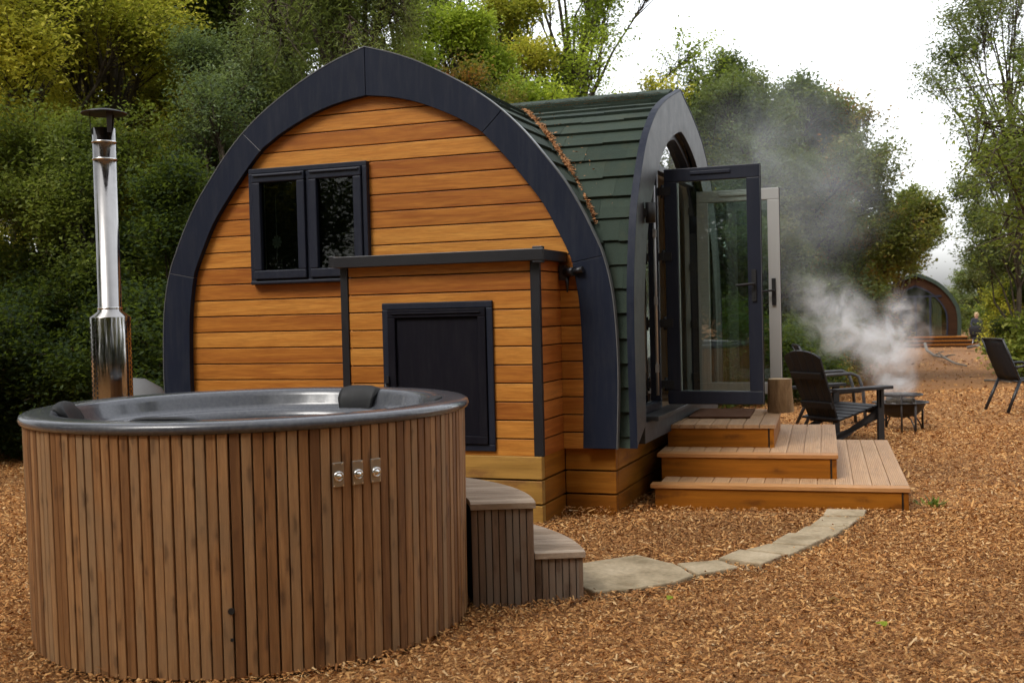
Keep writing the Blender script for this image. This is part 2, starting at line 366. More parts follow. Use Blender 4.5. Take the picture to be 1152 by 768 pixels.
PAVERS=[
 [(1.997,-1.514),(2.132,-1.98),(2.244,-2.083),(2.41,-1.974),(2.57,-1.79),(2.635,-1.625),(2.480,-1.395),(2.24,-1.231)],
 [(2.496,-1.385),(2.650,-1.600),(2.826,-1.383),(2.689,-1.246)],
 [(2.690,-1.229),(2.934,-1.310),(3.009,-1.074),(2.764,-.990)],
 [(2.795,-.970),(3.045,-1.035),(3.125,-.796),(2.895,-.790)],
 [(2.913,-.765),(3.132,-.760),(3.210,-.475),(2.970,-.455)],
 [(3.000,-.430),(3.227,-.440),(3.289,-.155),(3.042,-.185)],
 [(3.066,-.165),(3.298,-.135),(3.347,.176),(3.105,.146)],
 [(3.118,.171),(3.364,.210),(3.372,.440),(3.116,.420)]]
chips()
labs=['large irregular pale slab at the foot of the tub steps','small worn paving stone touching the large slab',
 'second paving stone from the large slab','third paving stone from the large slab','middle paving stone halfway along the curved path',
 'paving stone two short of the last one before the deck','last full paving stone before the timber deck steps','short cracked paving stone half under the edge of the timber deck']
for i,(poly,lb) in enumerate(zip(PAVERS,labs)):
    b=MB();rr=random.Random(i)
    pts=[]
    for k in range(len(poly)):
        a=Vector(poly[k]);c=Vector(poly[(k+1)%len(poly)]);pts.append(tuple(a))
        for f in (.33,.67): p=a.lerp(c,f);pts.append((p.x+rr.uniform(-.006,.006),p.y+rr.uniform(-.006,.006)))
    b.prism(pts,'z',-.04,.036+rr.uniform(0,.010),.5)
    tag(b.build('paving_slab' if i==0 else 'paving_stone',M['stone'],None,.008,2),lb,'paving stone','stones of the curved path from tub to deck')

# ------------------------------------------------------------------ hot tub
def hot_tub():
    t=thing('hot_tub','round wood clad hot tub with grey moulded rim in the foreground','hot tub',(TX,TY,0))
    b=MB();N=142
    for i in range(N):
        a=2*PI*i/N+random.uniform(-.0015,.0015);w=.0211;r0,r1=.955,.985+random.uniform(-.0015,.003)
        d=Vector((math.cos(a),math.sin(a),0));e=Vector((-math.sin(a),math.cos(a),0))
        vs=[]
        for z,k in ((.022+random.uniform(-.003,.003),.99),(.962,1.)):
            vs+=[d*r0*k-e*w+Vector((0,0,z)),d*r1*k-e*w*.86+Vector((0,0,z)),d*r1*k+e*w*.86+Vector((0,0,z)),d*r0*k+e*w+Vector((0,0,z))]
        b.add(vs,[(0,1,2,3),(4,7,6,5),(0,4,5,1),(1,5,6,2),(2,6,7,3),(3,7,4,0)])
    b.build('stave_cladding',M['stave'],t,.0025,2)
    b=MB();b.lathe([(.0,-.04),(.935,-.04),(.935,.10),(.953,.955),(.90,.96)],n=96);b.build('base_plinth',M['void'],t)
    b=MB();prof=[(.955,.958),(.985,.960),(1.0,.968),(1.006,.982),(1.001,.998),(.985,1.007),(.962,1.011),(.90,1.010),(.872,1.007),(.856,.998),(.845,.978),(.830,.935),(.820,.918),(.793,.910),(.772,.902),(.757,.872),(.735,.70),(.72,.52),(.70,.495),(.46,.485),(.435,.47),(.42,.20),(.38,.16),(.0,.15)]
    b.lathe(prof,n=128);b.build('shell',M['shell'],t)
    # head cushions over the inner lip
    def pillow(ang,w,drop,rise,depth):
        q=MB();d=Vector((math.cos(ang),math.sin(ang),0));e=Vector((-math.sin(ang),math.cos(ang),0))
        n=12;rows=[]
        prof=[(.885,1.012),(.878,1.018+rise*.4),(.862,1.016+rise),(.84,1.012+rise),(.818,.99+rise*.3),(.80,.95),(.785,.95-drop),(.81,.95-drop),(.835,.97),(.85,.995)]
        vs=[];L=len(prof)
        for i in range(n+1):
            s=-1+2*i/n;fade=(1-abs(s)**4)
            for r,z in prof:
                zz=.98+(z-.98)*(.6+.4*fade);a2=ang+s*w/.86*.5*(1 if z>.93 else .8)
                vs.append((r*math.cos(a2),r*math.sin(a2),zz))
        fs=[(i*L+j,(i+1)*L+j,(i+1)*L+(j+1)%L,i*L+(j+1)%L) for i in range(n) for j in range(L)]
        fs+=[tuple(range(L)),tuple(n*L+j for j in range(L))[::-1]]
        q.add(vs,fs,.5,True);q.build('headrest',M['rub'],t)
    pillow(R(82),.235,.17,.012,0);pillow(R(-80),.30,.10,.006,0);pillow(R(-154),.24,.10,.022,0);pillow(R(14),.26,.10,.006,0)
    # three push-button plates
    for k,ang in enumerate((-37.9,-33.0,-28.2)):
        a=R(ang);Mx=Matrix.Rotation(a,4,'Z')@Matrix.Translation((.988,0,.778))
        b=MB();b.box(-.002,.006,-.024,.024,-.048,.048,.5,Mx);p=b.build('control_plate',M['brushed'],t,.002,2)
        q=MB();q.lathe([(.021,0),(.021,.006),(.017,.010),(.015,.010),(.0145,.006),(.011,.006),(.011,.011),(.0,.012)],n=24)
        q.v=[tuple(Mx@Vector((v[2]+.006,v[0],v[1]-.006))) for v in q.v];q.build('knob',M['chrome'],p)
        for sy in(-1,1):
            for sz in(-1,1):
                q=MB();c=Mx@Vector((.006,sy*.018,sz*.042));c2=Mx@Vector((.009,sy*.018,sz*.042));q.tube([c,c2],.0028,8);q.build('screw',M['chrome'],p)
    a=R(-62.6);b=MB();b.tube([(.975*math.cos(a),.975*math.sin(a),.285),(.984*math.cos(a),.984*math.sin(a),.285)],.013,14);b.build('drain_hole',M['void'],t);b=MB()
    b.tube([(.975*math.cos(a),.975*math.sin(a),.175),(.984*math.cos(a),.984*math.sin(a),.175)],.007,10);b.build('drain_hole',M['void'],t)
hot_tub()
# steps beside the tub: annular sectors
def tub_steps():
    t=thing('tub_steps','two curved weathered steps beside the round tub','steps',(TX,TY,0))
    for (r0,r1,h,a0,a1) in ((1.0,1.295,.50,22.5,66),(1.30,1.53,.25,24.3,62)):
        A0,A1=R(a0),R(a1)
        b=MB();n=26
        # tread: boards running across
        dd=Vector((math.cos(A0),math.sin(A0)));ee=Vector((-math.sin(A0),math.cos(A0)));R1=r1+.012
        sv=-.012;smax=R1*math.sin(A1-A0)
        while sv<smax-.02:
            se=min(sv+.066,smax);pl=[]
            for j in range(5):
                q=sv+.0012+(se-sv-.0024)*j/4;pl.append(dd*math.sqrt(R1*R1-q*q)+ee*q)
            for j in range(5):
                q=se-.0012-(se-sv-.0024)*j/4;lo_=math.sqrt(max(r0*r0-q*q,(q/math.tan(A1-A0))**2));pl.append(dd*lo_+ee*q)
            b.prism([tuple(p_) for p_ in pl],'z',h-.028,h);sv=se
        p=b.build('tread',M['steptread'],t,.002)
        b=MB()
        d=Vector((math.cos(A0),math.sin(A0),0));e=Vector((-math.sin(A0),math.cos(A0),0))
        m=int(round((r1-r0)/.034))
        for k in range(m):
            q0=r0+(r1-r0)*k/m+.002;q1=r0+(r1-r0)*(k+1)/m-.002;tn=random.random()
            vs=[d*q+e*s+Vector((0,0,z)) for z in(-.02,h-.03) for q,s in((q0,.0),(q1,.0),(q1,.02),(q0,.02))]
            b.add([v-e*(-.004) for v in vs],[(0,1,2,3),(4,7,6,5),(0,4,5,1),(1,5,6,2),(2,6,7,3),(3,7,4,0)],tn)
        # curved outer face and far end
        mm=int((A1-A0)*r1/.036)
        for k in range(mm):
            aa=A0+(A1-A0)*(k+.06)/mm;ab=A0+(A1-A0)*(k+.94)/mm
            vs=[Vector((r*math.cos(x),r*math.sin(x),z)) for z in(-.02,h-.03) for r,x in((r1-.02,aa),(r1,aa),(r1,ab),(r1-.02,ab))]
            b.add(vs,[(0,1,2,3),(4,7,6,5),(0,4,5,1),(1,5,6,2),(2,6,7,3),(3,7,4,0)])
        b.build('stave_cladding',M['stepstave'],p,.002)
        q=MB();o_=[((r1-.012)*math.cos(A0+.008+(A1-A0)*i/n*.98),(r1-.012)*math.sin(A0+.008+(A1-A0)*i/n*.98)) for i in range(n+1)]
        i_=[((r0+.004)*math.cos(A0+.008+(A1-A0)*i/n*.98),(r0+.004)*math.sin(A0+.008+(A1-A0)*i/n*.98)) for i in range(n+1)]
        q.v=[];q.ring(o_,i_,'z',0,h-.035);
        q.v=[tuple(Vector(v)+e*.012) for v in q.v];q.build('frame',M['void'],p)
tub_steps()
# chimney flue of the tub stove
def flue():
    x,y=-.72,-1.91
    t=thing('chimney_flue','tall polished steel stove flue with a dark rain cap behind the tub','chimney',(x,y,0))
    b=MB();b.lathe([(.067,0),(.067,2.52),(.062,2.52),(.062,2.2)],n=40);b.build('pipe',M['steel'],t)
    for z in (2.44,2.34,1.475):
        b=MB();b.lathe([(.067,z-.006),(.0705,z-.004),(.0705,z+.004),(.067,z+.006)],n=40);b.build('seam_band',M['chrome'],t)
    b=MB();b.lathe([(.067,1.475),(.072,1.455),(.112,1.425),(.114,1.42),(.114,0),(.11,0),(.11,1.42)],n=48);s=b.build('heat_shield',M['steel'],t)
    b=MB();n=0
    for k in range(26):
        a=2*PI*k/26
        for j in range(40):
            z=.3+j*.028+(k%2)*.014
            if z>1.395: continue
            d=Vector((math.cos(a),math.sin(a),0));e=Vector((-math.sin(a),math.cos(a),0));c=d*.1148+Vector((0,0,z))
            if (math.cos(a-R(-50))>.72): continue
            b.add([c-e*.005-Vector((0,0,.009)),c+e*.005-Vector((0,0,.009)),c+e*.005+Vector((0,0,.009)),c-e*.005+Vector((0,0,.009))],[(0,1,2,3)],.5)
    b.build('perforations',M['void'],s)
    b=MB();cap=[(.0,2.635),(.04,2.632),(.09,2.622),(.130,2.609),(.130,2.604),(.08,2.610),(.0,2.614)]
    b.lathe(cap,.006,0,n=40);c=b.build('rain_cap',M['black'],t)
    for a in (215,335,95):
        b=MB();d=Vector((math.cos(R(a)),math.sin(R(a)),0));e=Vector((-math.sin(R(a)),math.cos(R(a)),0))
        p0=d*.069+Vector((0,0,2.49));p1=d*.075+Vector((0,0,2.615))
        vs=[p0-e*.012,p0+e*.012,p1+e*.02,p1-e*.02];vs+=[v+d*.003 for v in vs]
        b.add(vs,[(0,1,2,3),(4,7,6,5),(0,4,5,1),(1,5,6,2),(2,6,7,3),(3,7,4,0)],.5)
        b.build('bracket',M['iron'],c)
flue()
# grey domed cover between tub and cabin
b=MB();b.lathe([(.0,.98),(.10,.97),(.22,.90),(.30,.78),(.33,.6),(.34,.0)],n=32)
o=b.build('domed_cover',simple('grey_cover',(.12,.12,.12),.6,0,.2,5.,.1));o.location=(-1.70,-.52,0.07);o.scale=(1,.7,.93)
tag(o,'grey rounded cover just showing between tub rim and left end of the cabin','cover')

# ------------------------------------------------------------------ camping pod
OUT=[(0,3.317),(.22,3.25),(.44,3.16),(.70,3.02),(.88,2.905),(1.04,2.778),(1.20,2.62),(1.34,2.45),(1.47,2.28),(1.585,2.085),(1.675,1.90),(1.735,1.755),(1.787,1.53),(1.812,1.25),(1.818,.9),(1.80,.46)]
INN=[(0,2.972),(.205,2.942),(.43,2.88),(.68,2.77),(.80,2.70),(.893,2.638),(1.055,2.465),(1.20,2.29),(1.33,2.115),(1.43,1.925),(1.49,1.80),(1.52,1.715),(1.56,1.47),(1.575,1.23),(1.58,.9),(1.568,.46)]
WOUT=[(0,3.135),(.12,3.095),(.27,3.052),(.50,2.98),(.70,2.905),(.90,2.81),(1.14,2.635),(1.27,2.50),(1.37,2.36),(1.47,2.20),(1.55,2.04),(1.63,1.74),(1.675,1.44),(1.68,1.08),(1.67,.75),(1.665,.46)]
WIN=[(0,2.80),(.10,2.785),(.22,2.755),(.42,2.69),(.58,2.615),(.74,2.51),(.94,2.34),(1.05,2.22),(1.14,2.09),(1.22,1.95),(1.28,1.80),(1.35,1.55),(1.385,1.35),(1.39,1.05),(1.39,.8),(1.39,.60)]
WC=1.74
def interp(prof,z):
    for (u0,z0),(u1,z1) in zip(prof,prof[1:]):
        if z1<=z<=z0: return u0+(u1-u0)*(z0-z)/(z0-z1+1e-9)
    return 0 if z>prof[0][1] else prof[-1][0]
def zat(prof,u):
    for (u0,z0),(u1,z1) in zip(prof,prof[1:]):
        if u0<=u<=u1 and u1>u0: return z0+(z1-z0)*(u-u0)/(u1-u0)
    return prof[-1][1]
def smoothprof(prof,k=3):
    """Catmull-Rom through the half profile"""
    P=[Vector((-prof[1][0],prof[1][1]))]+[Vector(p) for p in prof]+[Vector(prof[-1])*2-Vector(prof[-2])]
    P[0]=Vector(prof[0])*2-Vector(prof[1])
    o=[]
    for i in range(1,len(P)-2):
        for j in range(k):
            t=j/k;a,b_,c,d=P[i-1],P[i],P[i+1],P[i+2]
            q=.5*((2*b_)+(c-a)*t+(2*a-5*b_+4*c-d)*t*t+(3*b_-a-3*c+d)*t**3);o.append((q.x,q.y))
    o.append(prof[-1]);return o
def full(prof,c=0): return [(c-u,z) for u,z in reversed(prof)]+[(c+u,z) for u,z in prof[1:]]
def off(prof,d):
    """inset a half profile by d along its normal"""
    o=[]
    for i,(u,z) in enumerate(prof):
        a=prof[max(i-1,0)];c=prof[min(i+1,len(prof)-1)];dx,dz=c[0]-a[0],c[1]-a[1];l=math.hypot(dx,dz)+1e-9
        nx,nz=-dz/l,dx/l
        if i==0: o.append((0,z-d*1.1))
        else: o.append((u-nx*d,z-nz*d))
    return o
def shingles(b,prof,axis,a0,a1,keep,step=.165,tab=.32,c=0):
    pr=smoothprof(prof,4);pr=off(pr,.02)
    # arc length table
    S=[0]
    for p,q in zip(pr,pr[1:]): S.append(S[-1]+math.hypot(q[0]-p[0],q[1]-p[1]))
    def at(s):
        s=max(0,min(S[-1],s))
        for i in range(len(S)-1):
            if S[i]<=s<=S[i+1]:
                f=(s-S[i])/(S[i+1]-S[i]+1e-9);u=pr[i][0]+(pr[i+1][0]-pr[i][0])*f;z=pr[i][1]+(pr[i+1][1]-pr[i][1])*f
                dx,dz=pr[i+1][0]-pr[i][0],pr[i+1][1]-pr[i][1];l=math.hypot(dx,dz);return u,z,-dz/l,dx/l
    for side in (-1,1):
        s=0;row=0
        while s<S[-1]-.02:
            e=min(s+step,S[-1]);x=a0-(row%2)*tab*.5-random.random()*.05
            while x<a1:
                x2=x+tab+random.uniform(-.03,.03)
                p0,p1=max(x,a0)+.0006,min(x2,a1)-.0006
                if p1-p0>.01:
                    # cut long tabs into short pieces so that hidden ones can be skipped
                    m=max(1,int(math.ceil((p1-p0)/.08)));tn=random.random();lift=random.uniform(.019,.027);ex=random.uniform(-.004,.006)
                    for k in range(m):
                        q0=p0+(p1-p0)*k/m;q1=p0+(p1-p0)*(k+1)/m
                        um,zm,_,_=at((s+e)/2)
                        if not keep(side*um,(q0+q1)/2,zm): continue
                        vs=[]
                        K=[(max(0,s-.02),.0),((s+e)/2,lift*.55),(e+ex,lift)]
                        for q in (q0,q1):
                            for ss,o_ in K:
                                u,z,nx,nz=at(ss);U=(c+side*(u+nx*o_));Z=z+nz*o_
                                vs.append((q,U,Z) if axis=='x' else (U,q,Z))
                            u,z,nx,nz=at(e+ex);o2=-.004;U=(c+side*(u+nx*o2));Z=z+nz*o2
                            vs.append((q,U,Z) if axis=='x' else (U,q,Z))
                        b.add(vs,[(0,1,5,4),(1,2,6,5),(2,3,7,6),(0,3,2,1),(4,5,6,7)],tn)
                x=x2
            s=e;row+=1
def pod():
    t=thing('glamping_pod','arched timber cabin with amber cladding, dark gable board and green shingle roof','cabin',(0,0,0))
    o_s,i_s=smoothprof(OUT),smoothprof(INN)
    # gable board in four sections per side joint
    fo,fi=full(o_s),full(i_s)
    n=len(fo);mid=n//2
    zjo=[1.755,2.778]
    idx=[k for k in range(n) if any(abs(fo[k][1]-z)<1e-6 for z in zjo)]+[mid]
    cuts=sorted([0]+idx+[n-1]);b=MB()
    for a,c in zip(cuts,cuts[1:]):
        oo=fo[a:c+1];ii=fi[a:c+1]
        def sh(p,q,d):
            v=Vector(q)-Vector(p);v.normalize();return tuple(Vector(p)+v*d)
        oo=[sh(oo[0],oo[1],.0018)]+oo[1:-1]+[sh(oo[-1],oo[-2],.0018)];ii=[sh(ii[0],ii[1],.0018)]+ii[1:-1]+[sh(ii[-1],ii[-2],.0018)]
        b.ring(oo,ii,'y',0,.05,.5)
    f=b.build('gable_board',M['fascia'],t,.003,2)
    for k in cuts[1:3]:
        b=MB();p=Vector(fo[k]);q=Vector(fi[k]);d=(q-p).normalized();e=Vector((-d.y,d.x))*.0013
        b.add([(p.x-e.x,.004,p.y-e.y),(p.x+e.x,.004,p.y+e.y),(q.x+e.x,.004,q.y+e.y),(q.x-e.x,.004,q.y-e.y)],[(0,1,2,3)],.5)
        b.build('joint_sealant',M['trim'],f)
    b=MB();out2=full([(u+.0 if i==0 else u,z) for i,(u,z) in enumerate(off(o_s,-.007))]);b.ring(out2,full(off(o_s,-.001)),'y',-.003,.05,.5)
    b.build('edge_trim',M['edge'],f)
    # cladding wall: planks cut to the arch
    b=MB();pitch=.1213;z0=1.656-pitch*10
    k=-1
    while True:
        za=z0+pitch*k+.004;zb=z0+pitch*(k+1)-.004;k+=1
        if za>2.99: break
        za=max(za,.452)
        if zb<=za: continue
        zb=min(zb,3.05)
        prof=smoothprof(INN);w=lambda z:max(.02,interp(prof,max(z,.46))+.05) if z<2.97 else .02
        cut=[]
        # butt joints on a few rows
        xs=[-1]+([random.uniform(-.3,.6)] if random.random()<.0 else [])+[1]
        wa,wb=w(za),w(zb)
        zm=(za+zb)/2
        poly=[(-wa,za),(wa,za),(w(zm),zm),(wb,zb),(-wb,zb),(-w(zm),zm)]
        b.prism(poly,'y',.058+random.uniform(-.0015,.0015),.085)
    b.build('front_wall',M['cedar'],t,.003,2)
    b=MB();b.prism(full(off(o_s,.06)),'y',.086,.11,.5);b.build('wall_backing',M['void'],t)
    b=MB();b.prism(full(off(o_s,.03)),'y',3.50,3.55,.5);b.build('rear_wall',M['cedar'],t)
    # shingles
    wi=off(smoothprof(WOUT),.09)
    def keep_main(x,y,z): return not (x>0 and abs(y-WC)<interp(wi,z) and z<wi[0][1])
    def keep_wing(u,x,z):
        return x>interp(off(o_s,.10),min(z,3.2))-.02 or z>3.21
    b=MB();shingles(b,OUT,'y',.075,3.6,lambda u,a,z:keep_main(u,a,z))
    b.build('main_roof',M['shingle'],t)
    b=MB();shingles(b,WOUT,'x',.25,1.887,lambda u,a,z:keep_wing(u,a,z),c=WC);b.build('wing_roof',M['shingle'],t)
    # under skins so that nothing shows through the joints
    b=MB();b.ring([p for p in full(off(o_s,.028))][:len(fo)//2+1],[p for p in full(off(o_s,.045))][:len(fo)//2+1],'y',.09,3.5,.5)
    b.build('roof_deck',M['void'],t)
    b=MB();w_=smoothprof(WOUT)
    b.ring(full(off(w_,.030),WC),full(off(w_,.045),WC),'x',1.0,1.883,.5);b.build('wing_deck',M['void'],t)
    b=MB()
    for X0 in [.30+.26*i for i in range(6)]:
        X1=min(X0+.255,1.884);zz=3.150
        for s in(-1,1):
            vs=[(X0,WC,zz+.006),(X1,WC,zz+.006),(X1,WC+s*.155,zz-.052),(X0,WC+s*.155,zz-.052)]
            vs+=[(v[0],v[1],v[2]-.030) for v in vs]
            b.add(vs,[(0,1,2,3),(4,7,6,5),(0,4,5,1),(1,5,6,2),(2,6,7,3),(3,7,4,0)])
    b.build('wing_ridge_cap',M['shingle'],t);b=MB()
    for Y0 in [.06+.26*i for i in range(13)]:
        Y1=Y0+.255;zz=3.305
        for s in(-1,1):
            vs=[(0,Y0,zz),(0,Y1,zz),(s*.12,Y1,zz-.040),(s*.12,Y0,zz-.040)];vs+=[(v[0],v[1],v[2]-.016) for v in vs]
            b.add(vs,[(0,1,2,3),(4,7,6,5),(0,4,5,1),(1,5,6,2),(2,6,7,3),(3,7,4,0)])
    b.build('ridge_cap',M['shingle'],t)
    # plinth of pine sleepers
    b=MB()
    for za,zb in ((-.03,.1325),(.1445,.293),(.305,.452)):
        b.box(.02,1.409,-.402,-.34,za,zb)
    b.build('plinth_front',M['sleeper'],t,.004,2)
    for xa,xb in((1.41,1.7675),(-1.7675,.0)):
        b=MB()
        for za,zb in ((-.03,.1325),(.1445,.293),(.305,.452)): b.box(xa,xb,.10,.16,za,zb)
        b.build('plinth_front',M['sleeper_red'],t,.004,2)
    for xa,xb,ya,yb in((1.7095,1.7675,.165,3.45),(-1.7675,-1.7095,.165,3.45),(1.351,1.409,-.335,.095),(.02,.078,-.335,.095)):
        b=MB()
        for za,zb in ((-.03,.1325),(.1445,.293),(.305,.452)): b.box(xa,xb,ya,yb,za,zb)
        b.build('plinth_side',M['sleeper_side'],t,.004,2)
    b=MB();b.box(-1.70,1.70,.17,3.44,.0,.45,.5);b.box(.09,1.34,-.32,.2,0,.45,.5);b.build('plinth_core',M['void'],t)
    # front window
    def frame(mb,x0,x1,z0,z1,w,ya,yb,top=0):
        mb.box(x0,x1,ya,yb,z1-w,z1,.5);mb.box(x0,x1,ya,yb,z0,z0+w,.5);mb.box(x0,x0+w,ya,yb,z0+w,z1-w,.5);mb.box(x1-w,x1,ya,yb,z0+w,z1-w,.5)
    b=MB();frame(b,-1.011,-.018,1.643,2.51,.036,.012,.07);b.box(-.523,-.493,.018,.07,1.68,2.474,.5)
    b.box(-1.0,-.03,-.012,.03,1.648,1.668,.5)
    w=b.build('window',M['upvc'],t,.004,2)
    for x0,x1 in((-.972,-.525),(-.491,-.057)):
        b=MB();frame(b,x0,x1,1.683,2.470,.066,-.008,.06);b.build('sash',M['upvc'],w,.008,3)
    for x0,x1 in((-.955,-.54),(-.475,-.072)):
        b=MB();b.box(x0,x1,-.022,-.006,2.448,2.462,.5);b.build('drip_bead',M['upvc'],w,.004,2)
    for x0,x1 in((-.91,-.59),(-.43,-.118)):
        b=MB();b.box(x0,x1,.026,.031,1.745,2.41,.5);b.build('pane',M['glassdark'],w)
    b=MB();b.box(-.93,-.10,.050,.056,1.73,2.43,.5);b.build('room_dark_sheet',M['void'],w)  # flat dark sheet standing for the unlit room behind the glass
    b=MB();cx,cz=-.80,1.96
    for k in range(9):
        a=2*PI*k/9;r=.035
        for j in range(3):
            bx=cx+math.cos(a)*r*(.35+.3*j);bz=cz+math.sin(a)*r*1.2*(.35+.3*j);b.box(bx-.006,bx+.006,.044,.048,bz-.010,bz+.010,.5)
    b.box(cx-.0015,cx+.0015,.0435,.0455,cz-.2,cz+.33,.5)
    b.build('hanging_ornament',M['white'],w)
    b=MB();b.box(-.895,-.889,.036,.042,1.75,2.40,.5);b.build('glazing_spacer',M['trim'],w)
    # lean-to cupboard
    b=MB();yf=-.374;k=0
    for i in range(-1,11):
        za=1.656-pitch*i+.004;zb=za+pitch-.008
        zb=min(zb,1.73)
        za2=max(za,.452)
        if zb-za2<.01: continue
        b.box(.021,1.352,yf+random.uniform(-.001,.001),yf+.02,za2,zb)
    cup=b.build('cupboard',M['cedar'],t,.003,2)
    for xx in (1.396,.001):
        b=MB()
        for i in range(-1,11):
            za=1.656-pitch*i+.004;zb=min(za+pitch-.008,1.73);za2=max(za,.452)
            if zb-za2<.01: continue
            b.box(xx,xx+.02,yf+.025,.056,za2,zb)
        b.build('cupboard_side',M['cedar_side'],cup,.003,2)
    b=MB();b.box(.03,1.385,yf+.022,.07,.455,1.72,.5);b.build('cupboard_core',M['void'],cup)
    for xa,xb in ((1.353,1.4175),(-.036,.020)):
        b=MB();b.box(xa,xb,yf-.012,yf+.024,.452,1.725,.5);b.build('corner_trim',M['black'],cup,.003,2)
    b=MB();b.box(-.05,1.47,-.44,.056,1.722,1.792,.5);b.box(1.395,1.462,-.452,-.40,1.705,1.812,.5);b.box(-.085,-.03,-.452,-.38,1.73,1.806,.5);b.box(-.05,1.47,-.455,-.442,1.722,1.798,.5)
    b.build('cupboard_roof',M['black'],cup,.004,2)
    # hatch
    b=MB();frame(b,.282,1.088,.480,1.474,.045,yf-.022,yf-.001);h=b.build('hatch_frame',M['upvc'],cup,.006,3)
    b=MB();frame(b,.329,1.041,.527,1.427,.055,yf-.036,yf-.004);b.box(.385,.985,yf-.014,yf-.003,.58,1.372,.5)
    b.box(.36,1.01,yf-.046,yf-.034,1.395,1.405,.5)
    b.build('hatch_door',M['hatch'],cup,.006,3)
    b=MB();b.box(.318,.336,yf-.052,yf-.03,.86,.98,.5);b.tube([(.327,yf-.05,.93),(.327,yf-.085,.93),(.345,yf-.09,.87)],.008,8);b.build('hatch_handle',M['black'],cup)
    # black floodlight on the cupboard side
    b=MB();b.tube([(1.47,.02,1.655),(1.54,-.02,1.655)],.030,18);b.tube([(1.525,-.012,1.655),(1.605,-.03,1.668)],[.017,.022],14);b.tube([(1.475,.02,1.63),(1.48,.01,1.52)],[.02,.006],8);b.box(1.425,1.475,.0,.05,1.60,1.70,.5)
    b.build('wall_lamp',M['black'],t)
    # ---- wing gable facing right
    wo,wn=smoothprof(WOUT),smoothprof(WIN)
    b=MB();b.ring(full(wo,WC),full(wn,WC),'x',1.885,1.925,.5);g=b.build('wing_gable_board',M['fascia_side'],t,.004,2)
    b=MB();b.ring(full(off(wo,-.010),WC),full(off(wo,-.001),WC),'x',1.878,1.928,.5);b.build('wing_edge_trim',M['fascia'],g)
    b=MB();b.box(1.84,1.922,WC-1.42,WC+1.42,.46,.605,.5);b.box(1.84,1.99,WC-1.30,WC+1.30,.608,.64,.5);b.build('threshold',M['fascia_side'],t,.004,2)
    # fixed frame: arch lining, transom, jambs
    b=MB();b.ring(full(wn,WC),full(off(wn,.055),WC),'x',1.80,1.865,.5)
    Y0,Y1=1.10,2.59
    b.box(1.80,1.866,WC-1.25,WC+1.25,2.415,2.465,.5) if False else None
    wz=interp(off(wn,.03),2.44)
    b.box(1.80,1.867,WC-wz,WC+wz,2.432,2.482,.5)
    for y in (Y0-.05,Y1): b.box(1.80,1.869,y,y+.05,.642,2.430,.5)
    b.box(1.80,1.867,WC-1.34,Y0-.05,.642,.70,.5);b.box(1.80,1.867,Y1+.05,WC+1.34,.642,.70,.5)
    fr=b.build('door_frame',M['upvc'],t,.004,2)
    b=MB();b.ring(full(off(wn,.004),WC),full(off(wn,.055),WC),'x',1.755,1.798,.5)
    b.box(1.755,1.798,WC-wz,WC+wz,2.432,2.482,.5)
    for y in (Y0-.05,Y1): b.box(1.755,1.798,y,y+.05,.642,2.430,.5)
    b.build('inner_frame',M['white'],fr,.004,2)
    # glass: arched light and side lights
    b=MB();gi=[p for p in full(off(wn,.05),WC) if p[1]>2.50];ym=interp(off(wn,.05),2.482)
    b.prism([(WC-ym,2.482)]+gi+[(WC+ym,2.482)],'x',1.825,1.831,.5);b.build('arched_pane',M['glass'],fr)
    for s in(-1,1):
        hi=[p for p in off(wn,.05) if .7<p[1]<2.43];yb=interp(off(wn,.05),2.432)
        inner=.68+.03 if s<0 else .72+.05
        pts=[(WC+s*yb,2.43)]+[(WC+s*u,z) for u,z in hi]+[(WC+s*hi[-1][0],.70),((Y0-.05) if s<0 else (Y1+.05),.70),((Y0-.05) if s<0 else (Y1+.05),2.43)]
        b=MB();b.prism(pts,'x',1.825,1.831,.5);b.build('side_pane',M['glass'],fr)
    b=MB();b.prism([(.6,.605)]+[(.6,.61)],'x',0,0) if False else None
    # vertical black bolts beside the hinge side
    b=MB();b.tube([(1.875,.93,.75),(1.875,.93,2.3)],.012,8)
    for z in(.95,1.45,1.95): b.box(1.866,1.885,.905,.955,z-.03,z+.03,.5)
    b.build('side_rail',M['trim'],fr)
    # door leaves, both swung out at right angles
    def leaf(yh,sgn,x0,ln,ang,dz=0):
        T=Matrix.Translation((x0,yh,dz))@Matrix.Rotation(ang,4,'Z')
        h0,h1=.672,2.432;w_=.098
        def fr4(mb,ya,yb,w=w_,e=0):
            for (xa,xb,za,zb) in ((e,ln-e,h1-w,h1-e),(e,ln-e,h0+e,h0+w),(e,w,h0+w,h1-w),(ln-w,ln-e,h0+w,h1-w)): mb.box(xa,xb,ya,yb,za,zb,.5,T)
        b=MB();fr4(b,*( (-.035,-.002) if sgn<0 else (.002,.035)));d=b.build('door',M['upvc'],t,.005,2,label='dark outer face of the near open glazed door' if sgn<0 else 'far open glazed door showing its white inner face')
        b=MB();fr4(b,*( (.0,.033) if sgn<0 else (-.033,.0)));b.build('white_inner_frame',M['white'],d,.005,2)
        b=MB();b.box(w_-.01,ln-w_+.01,-.004,.004,h0+w_-.01,h1-w_+.01,.5,T);b.build('pane',M['glass'],d)
        b=MB();fr4(b,-.0015,.0015,.006,-.004);b.build('gasket',M['rub'],d)
        s=-1 if sgn<0 else 1
        b=MB();yb=s*.042
